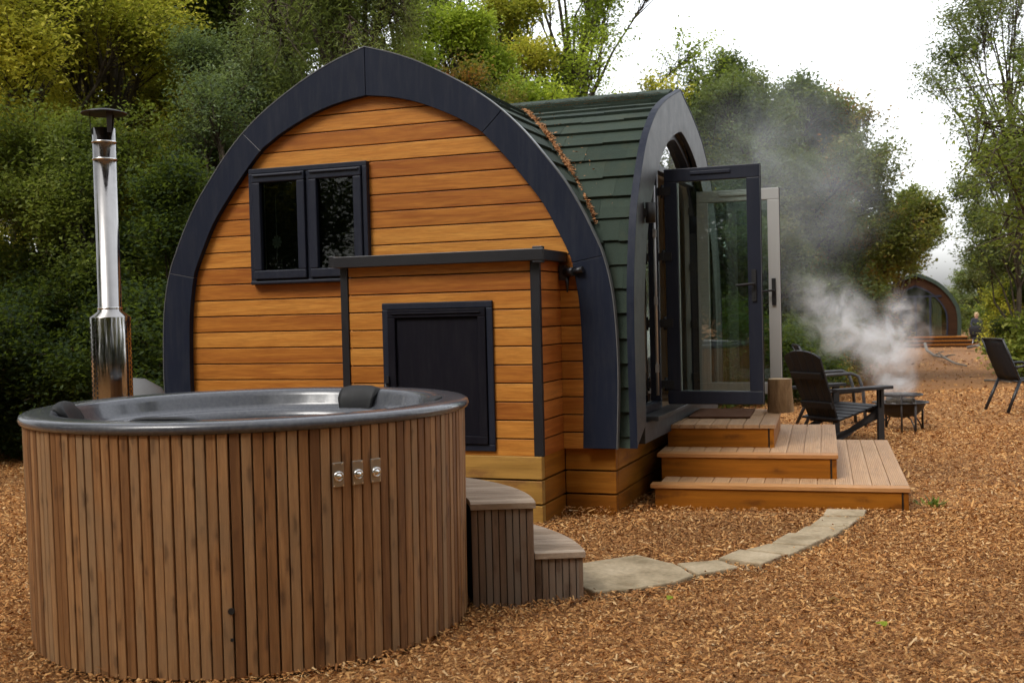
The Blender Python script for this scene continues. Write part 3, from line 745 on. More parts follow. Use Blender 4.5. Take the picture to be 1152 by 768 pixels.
        for ys in (-1,1):
            y0=ys*.036;y1=ys*.050
            b.box(ln-.070,ln-.036,min(y0,y1),max(y0,y1),1.43,1.66,.5,T)
            b.tube([T@Vector((ln-.053,ys*.045,1.555)),T@Vector((ln-.053,ys*.085,1.555)),T@Vector((ln-.07,ys*.09,1.555)),T@Vector((ln-.175,ys*.088,1.548))],[.010,.010,.0095,.008],10)
            b.box(ln-.060,ln-.046,min(ys*.05,ys*.056),max(ys*.05,ys*.056),1.455,1.485,.5,T)
        b.build('handle',M['rub'],d,.003,2)
        b=MB();b.box(.20,.50,-.045 if sgn<0 else -.043,-.034 if sgn<0 else -.032,h1-.052,h1-.028,.5,T);b.build('trickle_vent',M['upvc'] if sgn<0 else M['white'],d,.003,2)
        for z in (.82,1.28,1.78,2.27):
            b=MB();yy=-.03 if sgn<0 else .0
            b.tube([T@Vector((-.012,yy*1.0,z-.05)),T@Vector((-.012,yy,z+.05))],.014,10);b.box(-.012,.05,yy-.014,yy+.005,z-.03,z+.03,.5,T)
            b.box(-.075,-.012,yy-.02,yy+.01,z-.03,z+.03,.5,T)
            b.build('hinge',M['rub'],d)
    leaf(1.13,-1,1.915,.712,R(-1.0));leaf(2.58,1,1.875,.705,R(0.5),-.035)
    # cylindrical wall lamp on the wing gable board
    b=MB();b.tube([(1.965,.43,1.99),(1.965,.43,2.13)],.035,18);b.box(1.926,1.945,.40,.46,2.03,2.09,.5);b.tube([(1.94,.43,2.06),(1.965,.43,2.06)],.014,10)
    b.build('spot_lamp',M['rub'],t)
    # interior
    wl=off(wo,.10)
    b=MB();b.ring(full(wl,WC),full(off(wo,.115),WC),'x',-.30,1.80,.5);b.prism(full(wl,WC),'x',-.34,-.30,.5);b.build('interior_lining',M['lining'],t)
    b=MB();b.box(-.3,1.80,WC-1.5,WC+1.5,.56,.60,.5);b.build('interior_floor',M['floor_in'],t)
    for (ya,yb) in ((2.16,2.46),(.95,1.22)):
        b=MB();n=40;vs=[]
        for i in range(n+1):
            y=ya+(yb-ya)*i/n;x=1.69+.028*math.sin(i*1.25)+.01*math.sin(i*.43)
            vs+=[(x,y,.66),(x*.999,y*1.0,1.6),(x,y,2.38)]
        fs=[(3*i+j,3*i+3+j,3*i+4+j,3*i+1+j) for i in range(n) for j in range(2)]
        b.add(vs,fs,.5,True);o=b.build('curtain',M['curtain'],t);m=o.modifiers.new('s','SOLIDIFY');m.thickness=.006
    return t
P=pod()
# fallen needles and leaves in the roof valley
def litter():
    rng=random.Random(5);b=MB()
    o_s=off(smoothprof(OUT,4),-.012);w_=off(smoothprof(WOUT,4),-.012)
    def vp(z): return Vector((interp(o_s,z),WC-interp(w_,z),z))
    for i in range(2700):
        f=rng.random();z=2.99-1.0*f
        dens=(1 if z>2.36 else .3)*(.72+.28*math.sin(z*19+1.2*math.sin(z*41)))
        if rng.random()>dens: continue
        p=vp(z);s=.004+.009*dens
        p+=Vector((rng.gauss(0,s),rng.gauss(0,s),abs(rng.gauss(.012,.010))))
        if rng.random()<.03: p.x+=rng.uniform(0,.2)
        zz=max(zat(o_s,abs(p.x)),zat(w_,abs(p.y-WC)));p.z=zz+abs(rng.gauss(.004,.007))
        a=Vector((rng.gauss(0,1),rng.gauss(0,1),rng.gauss(0,.4))).normalized();c=a.orthogonal().normalized();l=rng.uniform(.006,.018);w=l*rng.uniform(.15,.4)
        b.add([p-a*l,p+c*w,p+a*l,p-c*w],[(0,1,2,3)],rng.random())
    # thin lines of needles caught on the upper courses
    for i in range(800):
        y=WC-rng.choice([.13,.28,.44])-rng.gauss(0,.012);x=rng.uniform(.5,1.8);zz=zat(w_,abs(y-WC))+.004
        a=Vector((rng.gauss(0,1),rng.gauss(0,.4),0)).normalized();c=Vector((0,0,1)).cross(a);l=rng.uniform(.006,.018);p=Vector((x,y,zz))
        b.add([p-a*l,p+c*l*.3,p+a*l,p-c*l*.3],[(0,1,2,3)],rng.random())
    tag(b.build('leaf_litter',M['litter']),'rusty fallen needles gathered in the valley of the green roof','leaf litter',None,'stuff')
litter()

# ------------------------------------------------------------------ deck steps
def deck():
    t=thing('deck_steps','three tier timber deck steps under the open cabin doors','steps',(1.93,.40,0),R(5))
    tiers=[(0.,1.72,0.,2.75,.17),(.0,1.27,.355,2.43,.34),(.0,.83,.74,2.06,.51)]
    for i,(x0,x1,y0,y1,h) in enumerate(tiers):
        hb=0 if i==0 else tiers[i-1][4]
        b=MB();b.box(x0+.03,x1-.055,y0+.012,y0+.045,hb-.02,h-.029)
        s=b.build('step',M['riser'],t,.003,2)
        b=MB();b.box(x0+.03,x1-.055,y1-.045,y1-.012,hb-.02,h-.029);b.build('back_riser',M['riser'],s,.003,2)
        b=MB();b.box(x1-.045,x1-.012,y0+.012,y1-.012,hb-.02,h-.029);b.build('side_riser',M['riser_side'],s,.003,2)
        b=MB();b.box(x1-.053,x1-.047,y0+.008,y0+.014,hb-.02,h-.03,.1);b.build('corner_gap',M['void'],s)
        b=MB();x=x0+.0
        w=.117
        # front edge board, then boards running away from the viewer
        b.box(x0,x1-.002,y0,y0+.12 if i<2 else y0+.005,h-.028,h) if i<2 else None
        b.build('edge_board',M['deckx'],s,.003,2) if i<2 else None
        b=MB();x=x1;ys=y0+.123 if i<2 else y0
        while x-w>x0-.05:
            xa=max(x-w,x0)
            b.box(xa+.002,x-.002,ys,y1,h-.028,h)
            # grooves on the board face as thin ridges
            k=xa+.012
            while k<x-.012: b.box(k,k+.006,ys+.004,y1-.004,h+.0002,h+.0022,.5);k+=.0135
            x-=w+.002
        b.build('tread',M['deck'],s,.0015)
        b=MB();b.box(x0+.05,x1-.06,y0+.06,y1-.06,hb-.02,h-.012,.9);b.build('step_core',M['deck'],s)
    return t
deck()
b=MB();b.box(-.24,.24,-.36,.36,0,.016,.5)
o=b.build('doormat',M['mat'],None,.004,2);o.location=(2.17,1.98,.5135);o.rotation_euler=(0,0,R(5));tag(o,'flat brown doormat on the top step below the doors','doormat')
# log stump
def stump():
    t=thing('log_stump','short upright log standing on the top step beside the door','log stump',(2.60,2.22,.513))
    b=MB();n=36;vs=[];rows=[0,.03,.09,.15,.21,.262,.275]
    for j,z in enumerate(rows):
        for i in range(n):
            a=2*PI*i/n;r=.100*(1+.05*math.sin(3*a+1)+.03*math.sin(7*a+z*20)+random.uniform(-.012,.012))*(1.06-.35*z if j<6 else .94)
            vs.append((r*math.cos(a),r*math.sin(a),z))
    fs=[(j*n+i,j*n+(i+1)%n,(j+1)*n+(i+1)%n,(j+1)*n+i) for j in range(len(rows)-1) for i in range(n)]
    b.add(vs,fs,.5,True);b.build('bark',M['stump'],t)
    b=MB();b.add([vs[(len(rows)-1)*n+i] for i in range(n)],[tuple(range(n))],.5);b.build('cut_face',M['cutwood'],t)
stump()

# ------------------------------------------------------------------ furniture
def adirondack(label,loc,rz,mat):
    t=thing('adirondack_chair',label,'chair',loc,rz)     # faces local +x
    # back: fan of slats leaning back
    lean=R(24)
    def bp(s,u,d=0):   # s across, u up the back, d forward
        return Vector((-.20-math.sin(lean)*u+math.cos(lean)*d,s,.27+math.cos(lean)*u+math.sin(lean)*d))
    b=MB();n=5
    for i in range(n):
        s0=-.20+.40*i/n;s1=-.20+.40*(i+1)/n
        k=1.30;hh=[.70,.76,.785,.76,.70][i]
        c=[]
        pts=[(s0+.004,-.05),(s1-.004,-.05)]
        m=4
        for j in range(m+1):
            f=1-j/m;s=(s0+(s1-s0)*f);e=s*k;pts.append(((s)*k+(-.004 if f==1 else .004 if f==0 else 0),.62+.155*math.sqrt(max(0,1-(s/.21)**2*.86))))
        vs=[bp(s,u,.012) for s,u in pts]+[bp(s,u,-.012) for s,u in pts];N=len(pts)
        b.add(vs,[tuple(range(N)),tuple(range(N,2*N))[::-1]]+[(a,(a+1)%N,N+(a+1)%N,N+a) for a in range(N)])
    b.build('backrest',mat,t,.003,2)
    for u in (.16,.50):
        b=MB();vs=[bp(s,uu,d) for s in(-.215,.215) for uu in(u-.035,u+.035) for d in(-.04,-.014)]
        b.add(vs,[(0,1,3,2),(4,6,7,5),(0,4,5,1),(2,3,7,6),(0,2,6,4),(1,5,7,3)])
        b.build('back_rail',mat,t,.003)
    b=MB()
    for i in range(6):
        x=-.20+.098*i;z=.265+.105*(i/5)
        Mx=Matrix.Translation((x,0,z))@Matrix.Rotation(R(-11),4,'Y');b.box(-.043,.043,-.27,.27,-.011,.011,None,Mx)
    b.box(.335,.357,-.27,.27,.29,.385)
    b.build('seat',mat,t,.003,2)
    for s in(-1,1):
        b=MB();b.prism([(.34,.37),(.34,.26),(-.30,.13),(-.56,.0),(-.42,.0),(-.12,.10)][::-1],'y',s*.285-.012,s*.285+.012)
        b.v=[v for v in b.v]
        b.build('rear_leg',mat,t,.003)
        b=MB();b.box(.26,.35,s*.312-.012,s*.312+.012,0,.555);b.box(.29,.32,s*.33-.008,s*.33+.03,.36,.555);b.build('front_leg',mat,t,.003)
        b=MB();w=[(.40,-.07),(.425,-.03),(.425,.055),(.40,.09),(.10,.09),(-.36,.035),(-.36,-.03),(.1,-.06)]
        b.prism([(x,s*.315+s*y) for x,y in w],'z',.552,.585);b.build('armrest',mat,t,.004,2)
    return t
adirondack('black adirondack chair seen from behind beside the deck steps',(2.84,5.02,-.055),R(50),M['plastic'])
def sling_chair(label,loc,rz,arm):
    t=thing('garden_chair',label,'chair',loc,rz,'sling garden chairs round the fires')
    b=MB();
    def back(s,u): return (-.20-.23*u,s,.43+.55*u)
    vs=[];n=8
    for i in range(n+1):
        u=i/n;bow=.02*math.sin(PI*u)
        for s in(-.235,0,.235):
            p=back(s,u);vs.append((p[0]-bow-(.012 if s==0 else 0),p[1],p[2]))
    fs=[(3*i+j,3*i+j+1,3*i+4+j,3*i+3+j) for i in range(n) for j in range(2)]
    b.add(vs,fs,.5,True);o=b.build('back_sling',M['sling'],t);o.modifiers.new('s','SOLIDIFY').thickness=.008
    b=MB();b.add([(-.20,-.235,.43),(.02,-.235,.405),(.27,-.235,.43),(-.20,.235,.43),(.02,.235,.405),(.27,.235,.43)],[(0,1,4,3),(1,2,5,4)],.5,True)
    o=b.build('seat_sling',M['sling'],t);o.modifiers.new('s','SOLIDIFY').thickness=.01
    b=MB()
    for s in(-1,1):
        b.tube([(-.44,s*.25,.985),(-.20,s*.25,.435),(.0,s*.25,.415),(.28,s*.25,.43)],.015,10)
    b.tube([(-.435,-.25,.985),(-.435,.25,.985)],.014,10);b.tube([(.28,-.25,.43),(.28,.25,.43)],.014,10);b.tube([(-.2,-.25,.42),(-.2,.25,.42)],.012,10)
    b.build('seat_frame',M['black'],t)
    for s in(-1,1):
        b=MB();b.tube([(.32,s*.29,0),(.29,s*.29,.45),(.24,s*.29,.61),(.16,s*.29,.645),(-.10,s*.29,.635),(-.28,s*.27,.61)],.020,10);b.build('armrest',arm,t)
        b=MB();b.tube([(-.20,s*.255,.44),(-.40,s*.27,.0)],.021,10);b.build('rear_leg',M['black'],t)
    return t
sling_chair('black sling garden chair standing alone at the right edge of the wood chip lane',(4.93,9.30,gz(9.1)),R(28),M['black'])
sling_chair('grey armed garden chair half hidden in smoke behind the black adirondack chair',(2.66,6.85,gz(6.85)),R(15),M['greyplastic'])
def fire_pit():
    x,y=3.44,6.25;t=thing('fire_pit','smoking round iron fire bowl on bent legs with a swing grill','fire pit',(x,y,gz(y)))
    b=MB();b.lathe([(.0,.16),(.10,.165),(.19,.20),(.25,.26),(.275,.325),(.31,.330),(.31,.338),(.268,.338),(.24,.27),(.18,.215),(.0,.19)],n=40);b.build('bowl',M['iron'],t)
    b=MB();b.lathe([(.0,.325),(.1,.32),(.2,.305),(.262,.30)],n=30)
    b.v=[(v[0],v[1],v[2]+random.uniform(-.008,.012)) for v in b.v];b.build('ash',M['ash'],t)
    for k in range(4):
        a=R(35+90*k);c,s=math.cos(a),math.sin(a)
        b=MB();b.tube([(.29*c,.29*s,.33),(.285*c,.285*s,.14),(.29*c,.29*s,-.01)],.013,8)
        b.tube([(.14*c,.14*s,.18),(.20*c,.20*s,.15),(.25*c,.25*s,.09),(.275*c,.275*s,.02)],.008,8);b.build('leg',M['iron'],t)
    b=MB();n=28;pts=[(.24*math.cos(2*PI*i/n)+.0,.24*math.sin(2*PI*i/n),.42) for i in range(n+1)];b.tube(pts,.010,8)
    for i in range(-5,6):
        yy=i*.042;xx=math.sqrt(.24**2-yy*yy);b.tube([(-xx,yy,.422),(xx,yy,.422)],.004,6)
    b.tube([(.02,-.285,.0),(.02,-.285,.44)],.011,8);b.tube([(.02,-.285,.42),(.10,-.30,.425),(.16,-.30,.42)],.009,8);b.build('grill',M['iron'],t)
    b=MB()
    for k in range(3):
        a=R(20+65*k);b.tube([(-.16*math.cos(a),-.16*math.sin(a),.33+.012*k),(.16*math.cos(a),.16*math.sin(a),.35+.012*k)],[.03,.034],9)
    b.build('charred_log',M['bark'],t)
fire_pit()

# smoke: closed lumpy tube with a density that falls off around a row of puffs
def smoke(name,label,puffs,dens,noise=3.0,loc=(0,0,0),col=(.97,.98,.99),thr=(.45,.66)):
    m=NT(name+'_volume');o=m.obj();tot=None
    warp=m.n('ShaderNodeTexNoise',i_Vector=o,i_Scale=noise*.7,i_Detail=3.).outputs['Color']
    w=m.n('ShaderNodeVectorMath',operation='MULTIPLY_ADD',i_0=warp);w.inputs[1].default_value=(.34,.34,.34);m.t.links.new(o,w.inputs[2])
    for (x,y,z,r,k) in puffs:
        d=m.n('ShaderNodeVectorMath',operation='DISTANCE',i_0=w.outputs[0]);d.inputs[1].default_value=(x+.17,y+.17,z+.17)
        f=m.math('SUBTRACT',1.,m.math('DIVIDE',d.outputs['Value'],r),clamp=True);f=m.math('MULTIPLY',m.math('POWER',f,1.4),k)
        tot=f if tot is None else m.math('ADD',tot,f)
    n=m.ramp(m.noise(o,noise,6,.62,.6),[(thr[0],0.),(thr[1],1.)])
    dd=m.math('MULTIPLY',m.math('MULTIPLY',tot,m.math('ADD',m.math('MULTIPLY',n,1.),.06)),dens)
    v=m.n('ShaderNodeVolumePrincipled',i_Density=dd);v.inputs['Color'].default_value=(*col,1);v.inputs['Anisotropy'].default_value=.35
    m.t.links.new(v.outputs[0],m.out.inputs['Volume'])
    # domain: one closed mesh hull of spheres round the puffs
    bm=bmesh.new();ng=14
    for (x,y,z,r,k) in puffs:
        rr_=r*1.3+.06
        for a in range(ng):
            for e in range(1,8):
                th=2*PI*a/ng;ph=PI*e/8;bm.verts.new((x+rr_*math.sin(ph)*math.cos(th),y+rr_*math.sin(ph)*math.sin(th),z+rr_*math.cos(ph)))
    hull=bmesh.ops.convex_hull(bm,input=list(bm.verts),use_existing_faces=False)
    bmesh.ops.delete(bm,geom=[v for v in bm.verts if not v.link_faces],context='VERTS')
    bmesh.ops.recalc_face_normals(bm,faces=bm.faces)
    me=bpy.data.meshes.new(name);bm.to_mesh(me);bm.free();me.materials.append(m.m)
    ob=bpy.data.objects.new(name,me);COL.objects.link(ob);ob.location=loc;tag(ob,label,'smoke',None,'stuff')
    m.m.cycles.volume_step_rate=1.0 if hasattr(m.m,'cycles') else 1
    return ob
sx,sy=3.44,6.25
smoke('smoke','thick pale smoke rising from the iron fire bowl',
  [(0,0,.42,.24,1.),(-.05,0,.60,.30,1.1),(-.16,.05,.82,.36,1.1),(-.32,.08,1.05,.42,1.),(.05,.05,1.05,.36,.9),(.02,.1,1.35,.34,.6),(-.62,.1,1.22,.50,.7),(-.85,.15,1.5,.45,.4)],9.5,4.0,(sx,sy,gz(sy)))
smoke('drifting_smoke','thin blue smoke drifting up in front of the trees behind the open doors',
  [(-.9,.3,1.6,.75,.5),(-.72,.4,2.55,.75,1.2),(-1.3,.5,2.2,.95,.6),(-1.5,.6,3.2,1.35,.8),(-.7,.6,3.3,1.1,.5)],.55,1.5,(sx,sy,gz(sy)),(.90,.96,1.),(.38,.66))

# small weed and fallen leaves on the chips
def weed(x,y,lab,s=1.):
    rng=random.Random(int(x*100));b=MB()
    for k in range(34):
        a=rng.uniform(0,2*PI);l=rng.uniform(.04,.11)*s;e=rng.uniform(.2,1.1);p=Vector((x+rng.gauss(0,.03),y+rng.gauss(0,.03),gz(y)));d=Vector((math.cos(a)*math.cos(e),math.sin(a)*math.cos(e),math.sin(e)));c=Vector((-math.sin(a),math.cos(a),0))
        b.add([p,p+d*l*.5+c*l*.16,p+d*l,p+d*l*.5-c*l*.16],[(0,1,2,3)],rng.random())
    tag(b.build('weed',L['mid']),lab,'weed')
weed(3.78,.85,'small green weed at the outer corner of the deck steps')
def fleaf(x,y,lab,mat,r=.028,rz=0.):
    b=MB();n=9;top=[]
    for i in range(n):
        a=2*PI*i/n;rr=r*(1 if i%2 else .72)*(1.25 if i==0 else 1);top.append((x+rr*math.cos(a+rz),y+rr*math.sin(a+rz)*.75,.042+.008*math.sin(a*2)))
    b.add(top+[(x,y,.052)],[(i,(i+1)%n,n) for i in range(n)],.6);tag(b.build('fallen_leaf',mat),lab,'leaf','fallen leaves on the wood chips')
fleaf(3.571,-2.313,'yellow green fallen leaf lying on the chips in the right foreground',L['bright'])
fleaf(3.35,-1.95,'rust brown curled leaf lying on the chips above the yellow leaf',L['rust'],.03,1.)
fleaf(2.62,-2.12,'small yellow green leaf lying on the chips beside the large slab',L['bright'],.02,2.)

# fallen branches on the lane
def branch(pts,r,lab,twigs):
    t=MB();rs=[r*(1-.6*i/(len(pts)-1)) for i in range(len(pts))];t.tube(pts,rs,8)
    for (i,dx,dy,dz) in twigs:
        p=Vector(pts[i]);t.tube([p,p+Vector((dx,dy,dz))*.5+Vector((0,0,.03)),p+Vector((dx,dy,dz))],[r*.6,r*.4,r*.2],6)
    tag(t.build('fallen_branch',M['palebark']),lab,'branch')
def gp(x,y,h): return (x,y,gz(y)+h)
branch([gp(3.55,36.0,.35),gp(3.62,34.5,.16),gp(3.85,31.,.08),gp(4.1,27.5,.14),gp(4.35,25.,.06),gp(4.6,23.5,.05)],.055,'long bare fallen branch lying along the lane towards the far cabin',[(2,.3,.2,.12),(3,-.2,.5,.1),(3,.3,-.8,.1)])
branch([gp(5.1,40.,.10),gp(5.35,38.,.22),gp(5.6,36.,.12),gp(5.75,33.,.06)],.06,'short pale fallen branch in front of the far person',[(1,.3,.1,.15),(2,.3,-.2,.2)])
branch([gp(4.75,16.8,.03),gp(5.0,16.5,.05),gp(5.2,16.2,.02)],.022,'thin dark stick on the chips left of the lone black chair',[(1,.1,.1,.05)])

# ------------------------------------------------------------------ far pod with steps, person and chair
def far_pod():
    X0,Y0=3.12,46.6;z=gz(Y0)
    t=thing('glamping_pod','distant arched cabin at the end of the lane with glazed front','cabin',(X0,Y0,z),R(2))
    prof=[(u*1.05,zz) for u,zz in OUT];o_s=smoothprof(prof,2);i_s=off(o_s,.16);i2=off(o_s,.55)
    b=MB();b.ring(full(o_s),full(i_s),'y',.02,3.6,.5);b.build('roof',M['shingle'],t)
    b=MB();b.ring(full(i_s),full(i2),'y',.18,.24);b.build('front_cladding',M['farwood'],t)
    b=MB();b.prism(full(i2),'y',.42,.45,.5);b.build('interior_dark_sheet',M['hatch'],t)  # dark sheet painting the shade inside the far cabin
    b=MB();b.ring(full(i2),full(off(o_s,.62)),'y',.14,.25,.5)
    for x in(-.62,0,.62): b.box(x-.05,x+.05,.13,.24,.46,2.3,.5)
    b.box(-1.1,1.1,.134,.24,2.2,2.28,.5);b.build('glazing_frame',M['upvc'],t)
    b=MB()
    vs=[];n=16
    for i in range(n+1):
        x=.68+.42*i/n;vs+=[(x,.27+.02*math.sin(i*1.6),.5),(x,.27+.02*math.sin(i*1.6),2.15-.55*max(0,(x-.72)/.4)**2)]
    b.add(vs,[(2*i,2*i+2,2*i+3,2*i+1) for i in range(n)],.5,True);b.build('curtain',M['white'],t)
    b=MB();b.prism(full(off(o_s,.6)),'y',.19,.196,.5);b.build('pane',M['glass'],t)
    b=MB()
    for i in range(3): b.box(-1.7,1.7,.1,3.5,.02+.15*i,.155+.15*i)
    b.build('plinth',M['farwood'],t)
    s=thing('deck_steps','three wide timber steps along the front of the distant cabin','steps',(X0+.25,Y0-1.9,gz(Y0)),R(2))
    for i in range(3):
        b=MB();w=2.6-.25*i;b.box(-w,w-.2,i*.45,1.85,.15*i,.15*i+.12);q=b.build('step',M['farwood'],s)
        b=MB();b.box(-w-.02,w-.18,i*.45-.02,1.85,.15*i+.122,.15*i+.15);b.build('tread',M['riser'],q)
far_pod()
def person():
    x,y=5.62,45.6
    t=thing('person','fair haired person in a dark jacket leaning on a black chair far down the lane','person',(x,y,gz(y)),R(-8));t.scale=(.88,.88,.84)
    # faces -y (towards the viewer), leaning slightly forward with hands on the chair back
    V=dict(pel=(0,0,.92),wa=(0,-.02,1.08),ch=(0,-.07,1.30),nk=(0,-.10,1.46),hb=(0,-.12,1.55),hd=(0,-.135,1.64),
      ls=(-.18,-.08,1.40),le=(-.25,-.16,1.13),lw=(-.10,-.36,1.00),lh=(-.05,-.43,.99),rs=(.18,-.08,1.40),re=(.25,-.16,1.13),rw=(.10,-.36,1.00),rh=(.05,-.43,.99),
      lp=(-.10,0,.88),lk=(-.11,-.03,.48),la=(-.11,.03,.09),lt=(-.12,-.13,.05),rp=(.10,0,.88),rk=(.12,-.02,.48),ra=(.13,.04,.09),rt=(.14,-.12,.05))
    rad=dict(pel=.15,wa=.13,ch=.155,nk=.06,hb=.075,hd=.095,ls=.075,le=.05,lw=.034,lh=.032,rs=.075,re=.05,rw=.034,rh=.032,lp=.10,lk=.065,la=.045,lt=.04,rp=.10,rk=.065,ra=.045,rt=.04)
    E=[('pel','wa'),('wa','ch'),('ch','nk'),('nk','hb'),('hb','hd'),('ch','ls'),('ls','le'),('le','lw'),('lw','lh'),('ch','rs'),('rs','re'),('re','rw'),('rw','rh'),('pel','lp'),('lp','lk'),('lk','la'),('la','lt'),('pel','rp'),('rp','rk'),('rk','ra'),('ra','rt')]
    def skin(name,keys,edges,mat,scale=1.,root=0):
        idx={k:i for i,k in enumerate(keys)};me=bpy.data.meshes.new(name);me.from_pydata([V[k] for k in keys],[(idx[a],idx[b_]) for a,b_ in edges],[])
        o=bpy.data.objects.new(name,me);COL.objects.link(o);o.parent=t
        bpy.context.view_layer.objects.active=o
        m=o.modifiers.new('skin','SKIN')
        if not me.skin_vertices:
            with bpy.context.temp_override(object=o,active_object=o,selected_objects=[o]): bpy.ops.mesh.customdata_skin_add()
        for i,k in enumerate(keys):
            r=rad[k]*scale;me.skin_vertices[0].data[i].radius=(r,r);me.skin_vertices[0].data[i].use_root=(i==root)
        s=o.modifiers.new('sub','SUBSURF');s.levels=1;s.render_levels=2;me.materials.append(mat);return o
    skin('body',list(V),E,simple('skin_tone',(.50,.28,.20),.55,0,.08,9.))
    kk=['ch','wa','pel','nk','ls','le','lw','rs','re','rw'];skin('jacket',kk,[('ch','wa'),('wa','pel'),('ch','nk'),('ch','ls'),('ls','le'),('le','lw'),('ch','rs'),('rs','re'),('re','rw')],simple('navy_jacket',(.022,.024,.035),.8,0,.2,9.),1.13)
    kk=['pel','lp','lk','la','rp','rk','ra'];skin('trousers',kk,[('pel','lp'),('lp','lk'),('lk','la'),('pel','rp'),('rp','rk'),('rk','ra')],simple('grey_trousers',(.10,.10,.11),.85,0,.2,9.),1.12)
    b=MB();b.lathe([(.0,.118),(.06,.105),(.10,.06),(.112,.0),(.108,-.06),(.09,-.11)],n=20)
    b.v=[(v[0],v[1]*1.05+(-.118 if True else 0),v[2]+1.655) for v in b.v];b.v=[(v[0],v[1]+.015+( .035 if v[1]<-.16 and v[2]<1.70 else 0),v[2]) for v in b.v];b.build('hair',simple('fair_hair',(.50,.36,.20),.6,0,.2,20.,.3),t)
    b=MB()
    for s in(-1,1): b.tube([(s*.032,-.232,1.655),(s*.032,-.238,1.655)],.009,8)
    b.tube([(-.025,-.228,1.595),(0,-.236,1.592),(.025,-.228,1.595)],.005,6);b.tube([(0,-.225,1.655),(0,-.252,1.62),(0,-.232,1.615)],[.008,.012,.008],6)
    b.build('face',simple('face_features',(.16,.07,.05),.6),t)
    for s in (-1,1):
        for k in range(5):
            b=MB();bx=s*(.035+.014*k);b.tube([(bx,-.44,1.0),(bx+s*.002,-.47,1.0-(.004*k)),(bx,-.485,.975)],[.009,.008,.006],6)
            b.build('finger',bpy.data.materials['skin_tone'],t)
    c=thing('tub_chair','rounded black chair in front of the person far down the lane','chair',(x+.02,y-.62,gz(y)),R(0))
    b=MB();n=20;vs=[]
    for i in range(n+1):
        a=PI*1.0+PI*i/n
        for j,(r,z) in enumerate([(.26,.36),(.33,.55),(.36,.80),(.35,.93),(.33,.93),(.33,.80),(.30,.55),(.24,.38)]):
            dz=.06*(abs(math.cos(a)))*(1 if z>.6 else 0);vs.append((r*math.cos(a),r*math.sin(a)*.8+.2,z-dz))
    Lp=8;fs=[(i*Lp+j,(i+1)*Lp+j,(i+1)*Lp+(j+1)%Lp,i*Lp+(j+1)%Lp) for i in range(n) for j in range(Lp)];b.add(vs,fs,.5,True);b.build('backrest',M['sling'],c)
    b=MB();b.lathe([(.0,.44),(.22,.44),(.27,.42),(.28,.38),(.26,.34),(.0,.34)],0,.2,n=24);b.build('seat',M['sling'],c)
    for sx_ in(-1,1):
        for sy_ in(-1,1): b=MB();b.tube([(sx_*.18,.2+sy_*.14,.36),(sx_*.26,.2+sy_*.22,0)],.018,8);b.build('leg',M['trim'],c)
person()
smoke('smoke','faint wisp of smoke beside the far person',[(0,0,.5,.5,1.),(.3,0,1.0,.6,.9),(.7,.1,1.7,.65,.7)],2.6,1.6,(6.35,44.5,gz(44)),(.72,.78,.85))
b=MB();b.lathe([(0,.0),(.20,.0),(.30,.10),(.36,.30),(.34,.30),(.26,.12),(0,.06)],n=20);o=b.build('fire_bowl',M['iron']);o.location=(6.4,44.5,gz(44.5));tag(o,'small far fire bowl under the faint smoke beside the person','fire bowl')

# ------------------------------------------------------------------ vegetation
def tubes_np(segs,k=4):
    """segs: (p0,p1,r0,r1) arrays -> verts, quads"""
    p0=np.array([s[0] for s in segs],float);p1=np.array([s[1] for s in segs],float);r0=np.array([s[2] for s in segs]);r1=np.array([s[3] for s in segs])
    d=p1-p0;d/=np.linalg.norm(d,axis=1,keepdims=True)+1e-9
    ref=np.where(np.abs(d[:,2:3])>.8,np.array([[1.,0,0]]),np.array([[0,0,1.]]));a=np.cross(d,ref);a/=np.linalg.norm(a,axis=1,keepdims=True)+1e-9;b=np.cross(d,a)
    V=[]
    for P_,r in((p0,r0),(p1,r1)):
        for i in range(k):
            t=2*PI*i/k;V.append(P_+(a*math.cos(t)+b*math.sin(t))*r[:,None])
    V=np.stack(V,1).reshape(-1,3);n=len(segs);base=(np.arange(n)*2*k)[:,None]
    F=[]
    for i in range(k): F.append(base+np.array([[i,(i+1)%k,k+(i+1)%k,k+i]]))
    return V,np.concatenate(F)
def leaves_np(rng,C,size,spread,droop=0.,aspect=.5,upb=.9):
    n=len(C);c=C+rng.normal(0,spread,(n,3))
    nrm=rng.normal(0,1,(n,3));nrm[:,2]=np.abs(nrm[:,2])+upb;nrm/=np.linalg.norm(nrm,axis=1,keepdims=True)
    a=rng.normal(0,1,(n,3));a[:,2]-=droop;a-=nrm*(a*nrm).sum(1,keepdims=True);a/=np.linalg.norm(a,axis=1,keepdims=True)+1e-9
    b=np.cross(nrm,a);L_=(size*rng.uniform(.6,1.35,n))[:,None];W_=L_*aspect*.5
    v0=c-a*L_*.5;v1=c+b*W_+nrm*L_*.08;v2=c+a*L_*.5;v3=c-b*W_+nrm*L_*.08
    return np.stack([v0,v1,v2,v3],1).reshape(-1,3)
